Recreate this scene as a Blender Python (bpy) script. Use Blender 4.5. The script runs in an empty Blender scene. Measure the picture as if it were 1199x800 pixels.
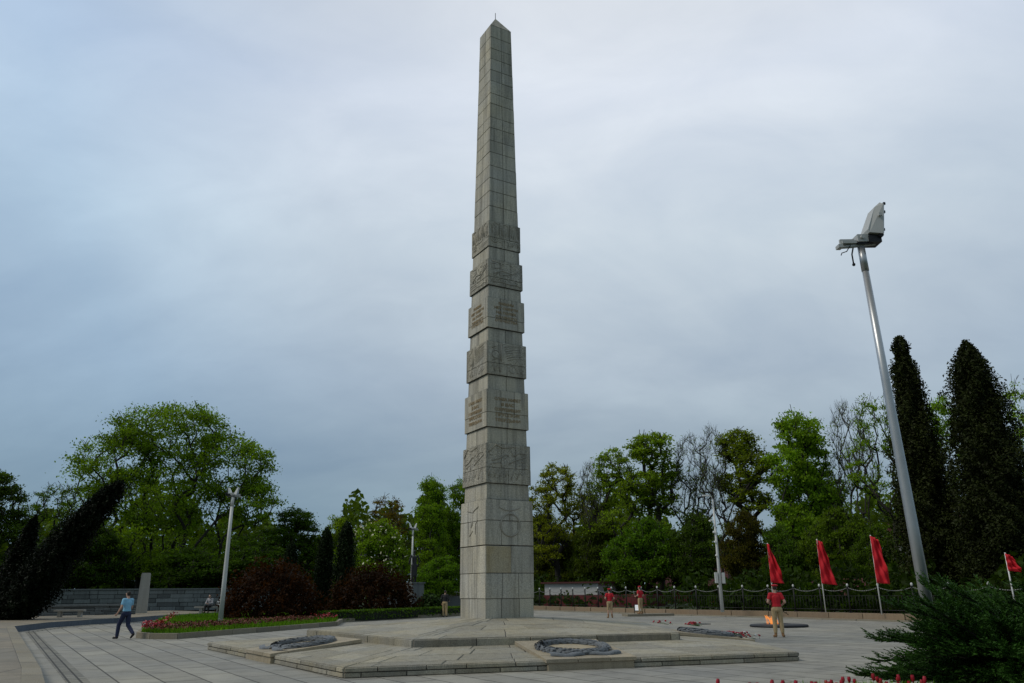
import bpy, bmesh, math, random
import numpy as np
from mathutils import Vector, Matrix, Euler
sc = bpy.context.scene
col = sc.collection
PI = math.pi
R = math.radians
rnd = random.Random(7)

# ------------------------------------------------------------------ helpers
def link(o, parent=None):
    col.objects.link(o)
    if parent is not None: o.parent = parent
    return o
def tag(o, label=None, cat=None, group=None, kind=None):
    if label: o['label'] = label
    if cat: o['category'] = cat
    if group: o['group'] = group
    if kind: o['kind'] = kind
    return o
def empty(name, loc=(0,0,0), rz=0, label=None, cat=None, group=None):
    o = bpy.data.objects.new(name, None); o.empty_display_size = .3
    o.location = loc; o.rotation_euler = (0,0,rz)
    link(o); return tag(o, label, cat, group)
def copy_tree(o, parent=None):
    c = o.copy(); col.objects.link(c); c.parent = parent
    for ch in list(o.children): copy_tree(ch, c)
    return c

class MB:
    """collects polygons and builds ONE mesh object"""
    def __init__(s): s.v=[]; s.f=[]; s.t=[]; s.m=[]; s.s=[]
    def add(s, vs, fs, tint=1., mi=0, smooth=False):
        b=len(s.v); s.v+= [tuple(p) for p in vs]
        for f in fs:
            s.f.append([b+i for i in f]); s.t.append(tint); s.m.append(mi); s.s.append(smooth)
    def box(s, c, d, rz=0, tint=1., mi=0, M=None):
        x,y,z=d[0]/2,d[1]/2,d[2]/2
        ca,sa=math.cos(rz),math.sin(rz)
        vs=[]
        for a,b_,g in ((-1,-1,-1),(1,-1,-1),(1,1,-1),(-1,1,-1),(-1,-1,1),(1,-1,1),(1,1,1),(-1,1,1)):
            p=Vector((a*x*ca-b_*y*sa, a*x*sa+b_*y*ca, g*z))
            if M is not None: p=M@p
            vs.append(p+Vector(c))
        s.add(vs,[(0,3,2,1),(4,5,6,7),(0,1,5,4),(1,2,6,5),(2,3,7,6),(3,0,4,7)],tint,mi)
    def tube(s, pts, rad, n=8, tint=1., mi=0, cap=True, smooth=True):
        pts=[Vector(p) for p in pts]
        if not isinstance(rad,(list,tuple)): rad=[rad]*len(pts)
        prev=None; vs=[]
        for i,p in enumerate(pts):
            d=(pts[min(i+1,len(pts)-1)]-pts[max(i-1,0)])
            if d.length<1e-9: d=Vector((0,0,1))
            d.normalize()
            if prev is None:
                a=d.orthogonal().normalized()
            else:
                a=(prev-d*prev.dot(d))
                a=a.normalized() if a.length>1e-6 else d.orthogonal().normalized()
            prev=a; b=d.cross(a)
            for k in range(n):
                th=2*PI*k/n; vs.append(p+(a*math.cos(th)+b*math.sin(th))*rad[i])
        fs=[]
        for i in range(len(pts)-1):
            for k in range(n):
                fs.append((i*n+k,i*n+(k+1)%n,(i+1)*n+(k+1)%n,(i+1)*n+k))
        s.add(vs,fs,tint,mi,smooth)
        if cap:
            b=len(s.v)-len(vs)
            s.f.append([b+k for k in range(n)][::-1]); s.t.append(tint); s.m.append(mi); s.s.append(False)
            s.f.append([b+(len(pts)-1)*n+k for k in range(n)]); s.t.append(tint); s.m.append(mi); s.s.append(False)
    def sphere(s, c, r, n=10, m=6, tint=1., mi=0):
        if not isinstance(r,(list,tuple)): r=(r,r,r)
        vs=[(c[0],c[1],c[2]+r[2])]
        for i in range(1,m):
            ph=PI*i/m
            for k in range(n):
                th=2*PI*k/n; vs.append((c[0]+r[0]*math.sin(ph)*math.cos(th),c[1]+r[1]*math.sin(ph)*math.sin(th),c[2]+r[2]*math.cos(ph)))
        vs.append((c[0],c[1],c[2]-r[2])); L=len(vs)-1; fs=[]
        for k in range(n): fs.append((0,1+k,1+(k+1)%n)); fs.append((L,1+(m-2)*n+(k+1)%n,1+(m-2)*n+k))
        for i in range(m-2):
            for k in range(n): fs.append((1+i*n+k,1+(i+1)*n+k,1+(i+1)*n+(k+1)%n,1+i*n+(k+1)%n))
        s.add(vs,fs,tint,mi,True)
    def prism(s, poly, z0, z1, tint=1., mi=0):
        n=len(poly)
        def zz(z,i): return z[i] if isinstance(z,(list,tuple)) else z
        vs=[(p[0],p[1],zz(z0,i)) for i,p in enumerate(poly)]+[(p[0],p[1],zz(z1,i)) for i,p in enumerate(poly)]
        fs=[tuple(range(n))[::-1],tuple(range(n,2*n))]+[(i,(i+1)%n,n+(i+1)%n,n+i) for i in range(n)]
        s.add(vs,fs,tint,mi)
    def panels(s, c00,c10,c11,c01, rows, cols, joint=.012, out=.01, mi=0, jit=.12, wob=0.):
        """slabs of cut stone laid on the bilinear patch c00..c11 (rows: v breaks; cols(i): u breaks)"""
        c00,c10,c11,c01=map(Vector,(c00,c10,c11,c01))
        P=lambda u,v:(c00*(1-u)+c10*u)*(1-v)+(c01*(1-u)+c11*u)*v
        nrm=((c10-c00)+(c11-c01)).cross((c01-c00)+(c11-c10)).normalized()
        H=((c01-c00).length+(c11-c10).length)/2
        for i in range(len(rows)-1):
            v0,v1=rows[i],rows[i+1]; cs=cols(i) if callable(cols) else cols
            W=(P(1,(v0+v1)/2)-P(0,(v0+v1)/2)).length
            for j in range(len(cs)-1):
                u0,u1=cs[j],cs[j+1]
                ju=min(joint/W,(u1-u0)*.3); jv=min(joint/H,(v1-v0)*.3)
                a=ju*.5; b=jv*.5
                lo=[P(u0+a*.4,v0+b*.4),P(u1-a*.4,v0+b*.4),P(u1-a*.4,v1-b*.4),P(u0+a*.4,v1-b*.4)]
                o=out+rnd.uniform(-wob,wob)
                hi=[P(u0+a,v0+b)+nrm*o,P(u1-a,v0+b)+nrm*o,P(u1-a,v1-b)+nrm*o,P(u0+a,v1-b)+nrm*o]
                s.add(lo+hi,[(4,5,6,7),(0,1,5,4),(1,2,6,5),(2,3,7,6),(3,0,4,7)],1+rnd.uniform(-jit,jit),mi)
    def build(s, name, mats, parent=None, loc=None):
        me=bpy.data.meshes.new(name); me.from_pydata(s.v,[],s.f)
        if not isinstance(mats,(list,tuple)): mats=[mats]
        for m in mats: me.materials.append(m)
        me.polygons.foreach_set('material_index',s.m); me.polygons.foreach_set('use_smooth',s.s)
        a=me.attributes.new('tint','FLOAT','FACE'); a.data.foreach_set('value',s.t)
        me.update()
        o=bpy.data.objects.new(name,me)
        if loc is not None: o.location=loc
        return link(o,parent)

def mesh_np(name, verts, nper, mat, parent=None, tint=None, flat_n=None):
    """many separate n-gons (leaves, blades) as one mesh"""
    verts=np.asarray(verts,np.float32).reshape(-1,3); nv=len(verts); nf=nv//nper
    me=bpy.data.meshes.new(name)
    me.vertices.add(nv); me.vertices.foreach_set('co',verts.ravel())
    me.loops.add(nv); me.loops.foreach_set('vertex_index',np.arange(nv,dtype=np.int32))
    me.polygons.add(nf); me.polygons.foreach_set('loop_start',np.arange(0,nv,nper,dtype=np.int32))
    try: me.polygons.foreach_set('loop_total',np.full(nf,nper,np.int32))
    except Exception: pass
    me.update(calc_edges=True)
    a=me.attributes.new('tint','FLOAT','FACE')
    a.data.foreach_set('value',np.ones(nf,np.float32) if tint is None else np.asarray(tint,np.float32))
    me.materials.append(mat)
    o=bpy.data.objects.new(name,me); return link(o,parent)

# ------------------------------------------------------------------ materials
def nodes_of(name):
    m=bpy.data.materials.new(name); m.use_nodes=True
    nt=m.node_tree; nt.nodes.clear()
    out=nt.nodes.new('ShaderNodeOutputMaterial'); bs=nt.nodes.new('ShaderNodeBsdfPrincipled')
    nt.links.new(bs.outputs[0],out.inputs[0]); return m,nt,bs,out
def mixc(nt,a,b,fac,mode='MIX'):
    n=nt.nodes.new('ShaderNodeMix'); n.data_type='RGBA'; n.blend_type=mode
    for sock,val in ((n.inputs[6],a),(n.inputs[7],b)):
        if hasattr(val,'type') and hasattr(val,'links'): nt.links.new(val,sock)
        else: sock.default_value=(*val,1) if len(val)==3 else val
    if hasattr(fac,'links'): nt.links.new(fac,n.inputs[0])
    else: n.inputs[0].default_value=fac
    return n.outputs[2]
def noise(nt,vec,scale,detail=4,rough=.55):
    n=nt.nodes.new('ShaderNodeTexNoise'); n.inputs['Scale'].default_value=scale; n.inputs['Detail'].default_value=detail
    n.inputs['Roughness'].default_value=rough
    if vec is not None: nt.links.new(vec,n.inputs['Vector'])
    return n.outputs[0]
def ramp(nt,fac,pts):
    n=nt.nodes.new('ShaderNodeValToRGB'); nt.links.new(fac,n.inputs[0])
    e=n.color_ramp.elements
    while len(e)<len(pts): e.new(.5)
    for el,(p,c) in zip(e,pts):
        el.position=p; el.color=(*c,1) if hasattr(c,'__len__') else (c,c,c,1)
    return n.outputs[0]
def math_(nt,op,a,b=0.,c=None):
    n=nt.nodes.new('ShaderNodeMath'); n.operation=op
    for i,v in enumerate((a,b) if c is None else (a,b,c)):
        if hasattr(v,'links'): nt.links.new(v,n.inputs[i])
        else: n.inputs[i].default_value=v
    return n.outputs[0]
def bump(nt,bs,h,strength=.3,dist=.02):
    b=nt.nodes.new('ShaderNodeBump'); b.inputs['Strength'].default_value=strength; b.inputs['Distance'].default_value=dist
    nt.links.new(h,b.inputs['Height']); nt.links.new(b.outputs[0],bs.inputs['Normal'])
def coords(nt,kind='Object',scale=(1,1,1),rot=(0,0,0)):
    t=nt.nodes.new('ShaderNodeTexCoord'); mp=nt.nodes.new('ShaderNodeMapping')
    mp.inputs['Scale'].default_value=scale; mp.inputs['Rotation'].default_value=rot
    nt.links.new(t.outputs[kind],mp.inputs[0]); return mp.outputs[0]
def plain(name,c,rough=.7,metal=0.,var=.25,scale=6.,bmp=.0,emit=None,tint=True):
    m,nt,bs,_=nodes_of(name)
    v=coords(nt); n=noise(nt,v,scale)
    c2=tuple(x*(1-var) for x in c); c1=tuple(min(1,x*(1+var)) for x in c)
    cc=mixc(nt,c2,c1,n)
    nt.links.new(cc,bs.inputs['Base Color'])
    bs.inputs['Roughness'].default_value=rough; bs.inputs['Metallic'].default_value=metal
    if bmp: bump(nt,bs,noise(nt,v,scale*6),bmp)
    if emit:
        bs.inputs['Emission Color'].default_value=(*emit[0],1); bs.inputs['Emission Strength'].default_value=emit[1]
    return m
def tintmul(nt,c):
    a=nt.nodes.new('ShaderNodeAttribute'); a.attribute_name='tint'
    return mixc(nt,c,a.outputs['Fac'],1.,'MULTIPLY')
def stone(name,c,stain=(.16,.14,.11),streak=.5,rough=.85,grain=60.,warm=.3,bumpv=.25):
    """weathered cut granite: slab tint attribute, soft patches, vertical run-off streaks, speckle"""
    m,nt,bs,_=nodes_of(name)
    v=coords(nt); vs=coords(nt,scale=(3.5,3.5,.22))
    big=noise(nt,v,.9,5,.6); st=noise(nt,vs,1.6,5,.65); sp=noise(nt,v,grain,2,.5)
    base=mixc(nt,c,tuple(x*k for x,k in zip(c,(1.15,1.05,.82))),math_(nt,'MULTIPLY',ramp(nt,big,[(.35,0),(.7,1)]),warm*2))
    base=mixc(nt,base,stain,math_(nt,'MULTIPLY',ramp(nt,st,[(.45,0),(.75,1)]),streak))
    g=ramp(nt,sp,[(.3,(.72,.72,.72)),(.7,(1.22,1.22,1.2))])
    base=mixc(nt,base,g,1.,'MULTIPLY')
    base=tintmul(nt,base)
    nt.links.new(base,bs.inputs['Base Color']); bs.inputs['Roughness'].default_value=rough
    bs.inputs['Specular IOR Level'].default_value=.3
    h=math_(nt,'ADD',noise(nt,v,14.,6,.6),math_(nt,'MULTIPLY',sp,.4)); bump(nt,bs,h,bumpv,.02)
    return m
def foliage(name,c,var=.45,trans=.3,rough=.6):
    m,nt,bs,out=nodes_of(name)
    oi=nt.nodes.new('ShaderNodeObjectInfo')
    v=coords(nt); n=noise(nt,v,.55,3)
    cc=mixc(nt,tuple(x*(1-var) for x in c),tuple(x*(1+var) for x in c),n)
    cc=mixc(nt,cc,oi.outputs['Color'],1.,'MULTIPLY')
    cc=tintmul(nt,cc)
    nt.links.new(cc,bs.inputs['Base Color']); bs.inputs['Roughness'].default_value=rough
    bs.inputs['Specular IOR Level'].default_value=.12
    tr=nt.nodes.new('ShaderNodeBsdfTranslucent'); nt.links.new(mixc(nt,cc,(1.3,1.25,.5),1.,'MULTIPLY'),tr.inputs[0])
    mx=nt.nodes.new('ShaderNodeMixShader'); mx.inputs[0].default_value=trans
    nt.links.new(bs.outputs[0],mx.inputs[1]); nt.links.new(tr.outputs[0],mx.inputs[2]); nt.links.new(mx.outputs[0],out.inputs[0])
    return m
def paving(name,c1,c2,mortar,bw,rh,rotz,msize=.02,off=.5,bumpv=.4):
    m,nt,bs,_=nodes_of(name)
    v=coords(nt,rot=(0,0,rotz)); vo=coords(nt)
    br=nt.nodes.new('ShaderNodeTexBrick'); br.offset=off; br.squash=1.
    nt.links.new(v,br.inputs['Vector'])
    br.inputs['Scale'].default_value=1; br.inputs['Brick Width'].default_value=bw; br.inputs['Row Height'].default_value=rh
    br.inputs['Mortar Size'].default_value=msize; br.inputs['Mortar Smooth'].default_value=.15; br.inputs['Bias'].default_value=0
    br.inputs['Color1'].default_value=(*c1,1); br.inputs['Color2'].default_value=(*c2,1); br.inputs['Mortar'].default_value=(*mortar,1)
    big=noise(nt,vo,.22,5,.6); mid=noise(nt,vo,1.7,5,.65); sp=noise(nt,vo,45.,2)
    cc=mixc(nt,br.outputs[0],ramp(nt,big,[(.3,(.8,.82,.86)),(.7,(1.16,1.12,1.02))]),1.,'MULTIPLY')
    cc=mixc(nt,cc,ramp(nt,mid,[(.3,(.74,.74,.73)),(.5,(1,1,1)),(.72,(1.14,1.14,1.14))]),1.,'MULTIPLY')
    cc=mixc(nt,cc,ramp(nt,sp,[(.3,(.82,.82,.82)),(.7,(1.12,1.12,1.12))]),1.,'MULTIPLY')
    nt.links.new(cc,bs.inputs['Base Color']); bs.inputs['Roughness'].default_value=.75
    bs.inputs['Specular IOR Level'].default_value=.35
    h=math_(nt,'SUBTRACT',math_(nt,'MULTIPLY',sp,.15),br.outputs['Fac']); bump(nt,bs,h,bumpv,.01)
    return m

M={}
M['obelisk']=stone('obelisk_granite',(.445,.43,.385),stain=(.15,.145,.13),streak=.85,warm=.3,grain=38,bumpv=.45)
M['mortar']=plain('dark_joint',(.045,.043,.038),.95)
M['tier']=stone('platform_granite',(.30,.286,.246),stain=(.11,.10,.08),streak=.45,warm=.4,grain=40,bumpv=.4)
M['rust']=stone('rust_stained_granite',(.37,.33,.245),stain=(.17,.12,.06),streak=.7,warm=.5,grain=38)
M['tablet']=stone('tablet_stone',(.33,.29,.225),stain=(.17,.14,.10),streak=.4)
M['carved']=stone('carved_granite',(.42,.405,.36),stain=(.14,.135,.12),streak=.9,warm=.3,grain=38,bumpv=.45)
_nt=M['carved'].node_tree; _b=[n for n in _nt.nodes if n.type=='BUMP'][0]; _old=_b.inputs['Height'].links[0].from_socket
_w=_nt.nodes.new('ShaderNodeTexNoise'); _w.inputs['Scale'].default_value=4.2; _w.inputs['Detail'].default_value=2; _w.inputs['Distortion'].default_value=2.2
_nt.links.new(coords(_nt),_w.inputs['Vector'])
_nt.links.new(math_(_nt,'ADD',math_(_nt,'MULTIPLY',_old,.35),math_(_nt,'MULTIPLY',ramp(_nt,_w.outputs[0],[(.44,0),(.5,1),(.58,.35),(.66,.9)]),1.6)),_b.inputs['Height'])
_b.inputs['Strength'].default_value=.6; _b.inputs['Distance'].default_value=.035
M['relief']=stone('relief_granite',(.33,.315,.28),streak=.6)
M['gilt']=plain('worn_gilt_letters',(.27,.20,.11),.75,var=.5,scale=9)
M['plaza']=paving('plaza_slabs',(.31,.30,.268),(.24,.232,.208),(.075,.07,.06),1.9,.73,R(-122.4),.02)
M['path']=paving('upper_path_slabs',(.25,.215,.165),(.21,.19,.155),(.11,.095,.075),3.2,2.2,R(-100),.02)
M['grass_ground']=plain('grass_ground',(.03,.05,.014),.95,var=.5,scale=1.5,bmp=.5)
M['soil']=plain('bed_soil',(.028,.04,.012),.95,var=.5,scale=3,bmp=.5)
M['kerb']=stone('kerb_stone',(.24,.22,.18),streak=.3,warm=.3)
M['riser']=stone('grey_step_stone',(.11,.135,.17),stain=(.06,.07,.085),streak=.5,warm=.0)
M['parapet']=stone('brown_parapet',(.25,.19,.135),stain=(.13,.10,.07),streak=.3,warm=.2)
M['wall']=stone('grey_wall_stone',(.17,.185,.19),stain=(.07,.075,.08),streak=.5,warm=.05)
M['concrete']=stone('pale_concrete',(.36,.35,.325),stain=(.2,.19,.17),streak=.4,warm=.1)
M['bronze']=plain('dark_bronze',(.15,.165,.18),.65,.1,.55,26,.6)
M['statue']=plain('statue_bronze',(.03,.03,.032),.5,.4,.4,5,.2)
M['steel']=plain('galvanised_steel',(.45,.46,.47),.38,.75,.12,9)
M['whitepole']=plain('pale_grey_paint',(.55,.56,.55),.5,.0,.1,5)
M['greybox']=plain('grey_lamp_housing',(.42,.43,.42),.5,.1,.08,5)
M['darkmetal']=plain('dark_metal',(.02,.021,.024),.5,.5,.3,8)
M['glass']=plain('lamp_glass',(.55,.6,.66),.12,.0,.05,3)
M['iron']=plain('black_iron',(.008,.008,.008),.7,.0,.3,8)
M['white']=plain('white_paint',(.72,.72,.70),.5,0,.08,6)
M['flag']=plain('red_flag_cloth',(.60,.008,.02),.75,0,.15,4)
M['bark']=plain('dark_bark',(.022,.019,.016),.95,0,.4,3,.6)
M['barkgrey']=plain('grey_bark',(.045,.041,.038),.95,0,.4,3,.6)
M['leaf']=foliage('leaf',(.125,.205,.014),trans=.45)
M['needle']=foliage('needle',(.035,.062,.012),trans=.1)
M['skin']=plain('skin',(.48,.29,.21),.55,0,.08,20)
M['hair']=plain('dark_hair',(.02,.014,.01),.7,0,.3,40)
M['tshirt']=plain('light_blue_cotton',(.22,.47,.66),.85,0,.12,9)
M['navy']=plain('navy_trousers',(.012,.02,.06),.8,0,.25,9)
M['black']=plain('black_cloth',(.012,.012,.014),.8,0,.3,9)
M['redcloth']=plain('red_shirt_cloth',(.50,.008,.02),.8,0,.18,10)
M['khaki']=plain('khaki_cloth',(.42,.31,.17),.85,0,.3,24)
M['tanboot']=plain('tan_boot_suede',(.24,.13,.055),.8,0,.25,14)
M['wood']=plain('dark_gun_wood',(.05,.022,.01),.5,0,.3,14)
M['petal']=plain('red_tulip_petal',(.36,.004,.02),.5,0,.25,30)
M['stem']=plain('tulip_green',(.05,.12,.02),.5,0,.3,12)
M['brick']=plain('red_building_wall',(.14,.02,.022),.9,0,.25,2)
M['plaster']=plain('white_plaster',(.42,.42,.42),.9,0,.1,2)
M['roof']=plain('dark_red_roof',(.07,.018,.018),.9,0,.25,3)
M['window']=plain('window_pane',(.03,.035,.045),.1,0,.2,2)
M['paper']=plain('white_bag',(.65,.65,.66),.7,0,.1,6)
M['sole']=plain('pale_sole',(.5,.5,.5),.7,0,.1,6)

# ------------------------------------------------------------------ camera
P0=R(17.879); RO=R(.5)
fwd=Vector((0,math.cos(P0),math.sin(P0))); up=Vector((0,-math.sin(P0),math.cos(P0))); rt=Vector((1,0,0))
rt2=rt*math.cos(RO)-up*math.sin(RO); up2=rt*math.sin(RO)+up*math.cos(RO)
cd=bpy.data.cameras.new('camera'); cam=bpy.data.objects.new('camera',cd); col.objects.link(cam)
cam.matrix_world=Matrix(((rt2.x,up2.x,-fwd.x,0),(rt2.y,up2.y,-fwd.y,0),(rt2.z,up2.z,-fwd.z,1.6),(0,0,0,1)))
cd.sensor_width=36; cd.lens=905/1199*36; cd.clip_start=.1; cd.clip_end=3000
sc.camera=cam

# ------------------------------------------------------------------ sky and light
w=bpy.data.worlds.new('World'); sc.world=w; w.use_nodes=True
nt=w.node_tree; nt.nodes.clear()
SUN_EL=R(48); SUN_AZ=Vector((-.86,-.22))   # the brighter part of the cloud, to the left and a little behind
out=nt.nodes.new('ShaderNodeOutputWorld'); bg=nt.nodes.new('ShaderNodeBackground'); nt.links.new(bg.outputs[0],out.inputs[0])
sky=nt.nodes.new('ShaderNodeTexSky'); sky.sky_type='NISHITA'; sky.sun_disc=False
sky.sun_elevation=SUN_EL; sky.sun_rotation=math.atan2(SUN_AZ.x,SUN_AZ.y)
tc=nt.nodes.new('ShaderNodeTexCoord'); sep=nt.nodes.new('ShaderNodeSeparateXYZ'); nt.links.new(tc.outputs['Generated'],sep.inputs[0])
zz=math_(nt,'MAXIMUM',sep.outputs[2],0.)
den=math_(nt,'ADD',zz,.55)
cx=math_(nt,'DIVIDE',sep.outputs[0],den); cy=math_(nt,'DIVIDE',sep.outputs[1],den)
cmb=nt.nodes.new('ShaderNodeCombineXYZ'); nt.links.new(cx,cmb.inputs[0]); nt.links.new(cy,cmb.inputs[1])
mp=nt.nodes.new('ShaderNodeMapping'); mp.inputs['Location'].default_value=(3.1,1.3,0); mp.inputs['Rotation'].default_value=(0,0,R(25)); mp.inputs['Scale'].default_value=(1.,1.7,1)
nt.links.new(cmb.outputs[0],mp.inputs[0])
n1=nt.nodes.new('ShaderNodeTexNoise'); n1.inputs['Scale'].default_value=1.7; n1.inputs['Detail'].default_value=6; n1.inputs['Roughness'].default_value=.5; n1.inputs['Distortion'].default_value=.6
nt.links.new(mp.outputs[0],n1.inputs['Vector'])
n2=nt.nodes.new('ShaderNodeTexNoise'); n2.inputs['Scale'].default_value=6.5; n2.inputs['Detail'].default_value=7; n2.inputs['Roughness'].default_value=.55; n2.inputs['Distortion'].default_value=.4
nt.links.new(mp.outputs[0],n2.inputs['Vector'])
# overcast: dark towards the horizon, bright higher up, the unseen zenith dimmed to cut ambient light (values are ten times the radiance, Background strength .1)
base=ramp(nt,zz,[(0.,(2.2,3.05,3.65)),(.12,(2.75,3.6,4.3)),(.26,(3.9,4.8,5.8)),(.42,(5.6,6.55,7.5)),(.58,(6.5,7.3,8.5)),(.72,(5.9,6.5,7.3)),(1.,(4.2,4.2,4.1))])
cl=math_(nt,'ADD',math_(nt,'MULTIPLY',n1.outputs[0],.75),math_(nt,'MULTIPLY',n2.outputs[0],.25))
shade=ramp(nt,cl,[(.36,(.86,.885,.92)),(.5,(1.,1.,1.)),(.64,(1.16,1.14,1.11))])
cloud=mixc(nt,base,shade,1.,'MULTIPLY')
# thinner, lighter cloud in the middle of the view
dv=nt.nodes.new('ShaderNodeVectorMath'); dv.operation='DOT_PRODUCT'; nt.links.new(tc.outputs['Generated'],dv.inputs[0])
dv.inputs[1].default_value=Vector((.20,.86,.55)).normalized()
glow=ramp(nt,dv.outputs['Value'],[(.76,(.78,.89,.98)),(.91,(1.0,1.0,1.)),(.995,(1.17,1.13,1.08))])
cloud=mixc(nt,cloud,glow,1.,'MULTIPLY')
back=ramp(nt,sep.outputs[1],[(.0,(.72,.70,.64)),(.5,(.72,.70,.64)),(.62,(1,1,1))])   # unseen sky behind the viewer dimmed to lower the scene light (remapped below)
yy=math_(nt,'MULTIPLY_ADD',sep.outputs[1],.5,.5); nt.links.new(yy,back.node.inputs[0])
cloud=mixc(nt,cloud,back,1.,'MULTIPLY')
cloud=mixc(nt,cloud,(1.0,.995,.99),1.,'MULTIPLY')
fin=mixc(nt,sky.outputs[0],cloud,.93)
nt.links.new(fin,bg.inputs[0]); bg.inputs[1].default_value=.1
sl=bpy.data.lights.new('sun','SUN'); sl.energy=1.45; sl.angle=R(18); sl.color=(1,.93,.82)
so=bpy.data.objects.new('sun',sl); col.objects.link(so)
sd=Vector((SUN_AZ.x,SUN_AZ.y,0)).normalized()*math.cos(SUN_EL)+Vector((0,0,math.sin(SUN_EL)))
so.rotation_euler=sd.to_track_quat('Z','Y').to_euler(); so.location=(-30,-10,60)
sc.view_settings.view_transform='Standard'; sc.view_settings.look='None'; sc.view_settings.gamma=1; sc.view_settings.exposure=0

# ------------------------------------------------------------------ ground
mb=MB(); mb.add([(-900,-300,-.06),(900,-300,-.06),(900,1500,-.06),(-900,1500,-.06)],[(0,1,2,3)])
tag(mb.build('ground',M['grass_ground']),kind='structure')
FENCE=[(-16,105),(-5.5,85),(2.7,68.8),(10.1,54.5),(14.9,48),(18.,42.4),(23,34.5),(30,24),(36,14)]
PLAZA=[(-3.3,6.5),(-9.09,16.0),(-22.6,37.14),(-23.8,42),(-23.7,46),(-22.9,49.5),(-23.1,52.5),(-22,62),(-12,72),(-16,105)]+FENCE[1:]+[(30,4),(3,4)]
mb=MB(); mb.add([(x,y,0) for x,y in PLAZA],[tuple(range(len(PLAZA)))]); o=mb.build('plaza',M['plaza']); tag(o,kind='structure')
# raised path round the left of the plaza
inner=PLAZA[:8]; outer=[(-13,4),(-24,18),(-38,38),(-37,50),(-35,55),(-33,58),(-31,62),(-30,70)]
mb=MB()
for i in range(len(inner)-1):
    a,b=inner[i],inner[i+1]; c,d=outer[i+1],outer[i]
    def inset(p,q,t=.35):
        v=Vector(q)-Vector(p); v.normalize(); return (p[0]+v.x*t,p[1]+v.y*t)
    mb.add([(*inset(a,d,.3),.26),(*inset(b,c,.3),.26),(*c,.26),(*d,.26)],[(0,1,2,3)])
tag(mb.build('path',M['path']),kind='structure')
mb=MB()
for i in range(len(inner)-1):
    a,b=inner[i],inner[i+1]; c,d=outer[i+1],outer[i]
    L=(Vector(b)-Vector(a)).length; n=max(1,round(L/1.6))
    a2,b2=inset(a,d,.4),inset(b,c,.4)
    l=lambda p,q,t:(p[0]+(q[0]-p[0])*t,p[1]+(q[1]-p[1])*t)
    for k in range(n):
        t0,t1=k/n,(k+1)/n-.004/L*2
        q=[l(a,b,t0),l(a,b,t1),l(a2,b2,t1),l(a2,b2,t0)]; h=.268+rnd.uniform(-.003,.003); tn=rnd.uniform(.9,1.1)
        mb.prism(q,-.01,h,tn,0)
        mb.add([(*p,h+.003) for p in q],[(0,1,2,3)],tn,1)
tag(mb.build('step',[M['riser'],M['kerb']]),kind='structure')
mb=MB(); nb=[]      # narrow band of small setts just inside the step
ce=Vector((-5,40))
for i in range(1,7):
    p,q=Vector(PLAZA[i-1]),Vector(PLAZA[i]); d=(q-p).normalized(); n_=Vector((d.y,-d.x))
    mb.add([(*(p+n_*.45),.004),(*(q+n_*.45),.004),(*(q+n_*.85),.004),(*(p+n_*.85),.004)],[(0,1,2,3)])
tag(mb.build('sett_band',paving('small_setts',(.23,.22,.19),(.17,.165,.145),(.05,.047,.04),.4,.2,R(-122.4),.022)),kind='structure')
mb=MB()
g=[(-13,4),(-24,18),(-38,38),(-37,50),(-35,55),(-33,58),(-31,62),(-30,70),(-22,75),(-12,72),(-16,105),(-60,130),(-160,130),(-160,0)]
mb.add([(x,y,.225) for x,y in g],[tuple(range(len(g)))]); tag(mb.build('lawn',M['grass_ground']),kind='structure')
mb=MB(); g=[(x+1.2,y+1.6) for x,y in FENCE]+[(220,14),(220,140),(-16,140)]
mb.add([(x,y,.2) for x,y in g],[tuple(range(len(g)))]); tag(mb.build('verge',M['grass_ground']),kind='structure')

# ------------------------------------------------------------------ the two pentagon tiers
C=(-.41,24.68); ROT=R(16.5)
def pent(Rr): return [(C[0]+Rr*math.cos(ROT+R(-126+72*i)),C[1]+Rr*math.sin(ROT+R(-126+72*i))) for i in range(5)]
R1,R2=8.80,5.82
def edge_cols(n,seed):
    r=random.Random(seed)
    def f(i):
        o=r.uniform(.2,.8)/n
        cs=[0]+[min(.985,max(.015,o+k/n+r.uniform(-.12,.12)/n)) for k in range(n)]+[1]
        return cs
    return f
def tier(name,label,Rout,zb,zt,Rin,zin,rows,nside,ntop,riserrows):
    root=empty(name,(C[0],C[1],0),0,label,'platform')
    A,B=pent(Rout),pent(Rin)
    loc=lambda p,z:(p[0]-C[0],p[1]-C[1],z)
    core=MB()
    vs=[loc(p,zb) for p in A]+[loc(p,zt-.012) for p in A]+[loc(p,zin-.012) for p in B]
    core.add(vs,[(4,3,2,1,0),(10,11,12,13,14)]+[(i,(i+1)%5,5+(i+1)%5,5+i) for i in range(5)]+[(5+i,5+(i+1)%5,10+(i+1)%5,10+i) for i in range(5)])
    core.build('core',M['mortar'],root)
    side=MB(); top=MB()
    for i in range(5):
        a,b=A[i],A[(i+1)%5]; c,d=B[(i+1)%5],B[i]
        side.panels(loc(a,zb),loc(b,zb),loc(b,zt-.01),loc(a,zt-.01),riserrows,edge_cols(nside,i*7+len(riserrows)),.035,.032,wob=.010,jit=.28)
        top.panels(loc(a,zt-.012),loc(b,zt-.012),loc(c,zin-.012),loc(d,zin-.012),rows,edge_cols(ntop,i*13+3),.045,.014,wob=.004,jit=.16)
    side.build('edge_course',M['tier'],root); top.build('paving',M['tier'],root)
    return root
tier('stone_platform','broad lower pentagon platform of pale granite slabs edged by two courses of blocks',R1,0,.2,R2-.25,.385,[0,.16,.45,.74,1],11,7,[0,.52,1])
tier('stone_platform','smaller upper pentagon platform of granite slabs carrying the obelisk',R2,.30,.55,.85,.86,[0,.13,.34,.56,.78,1],4,4,[0,1])

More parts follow.
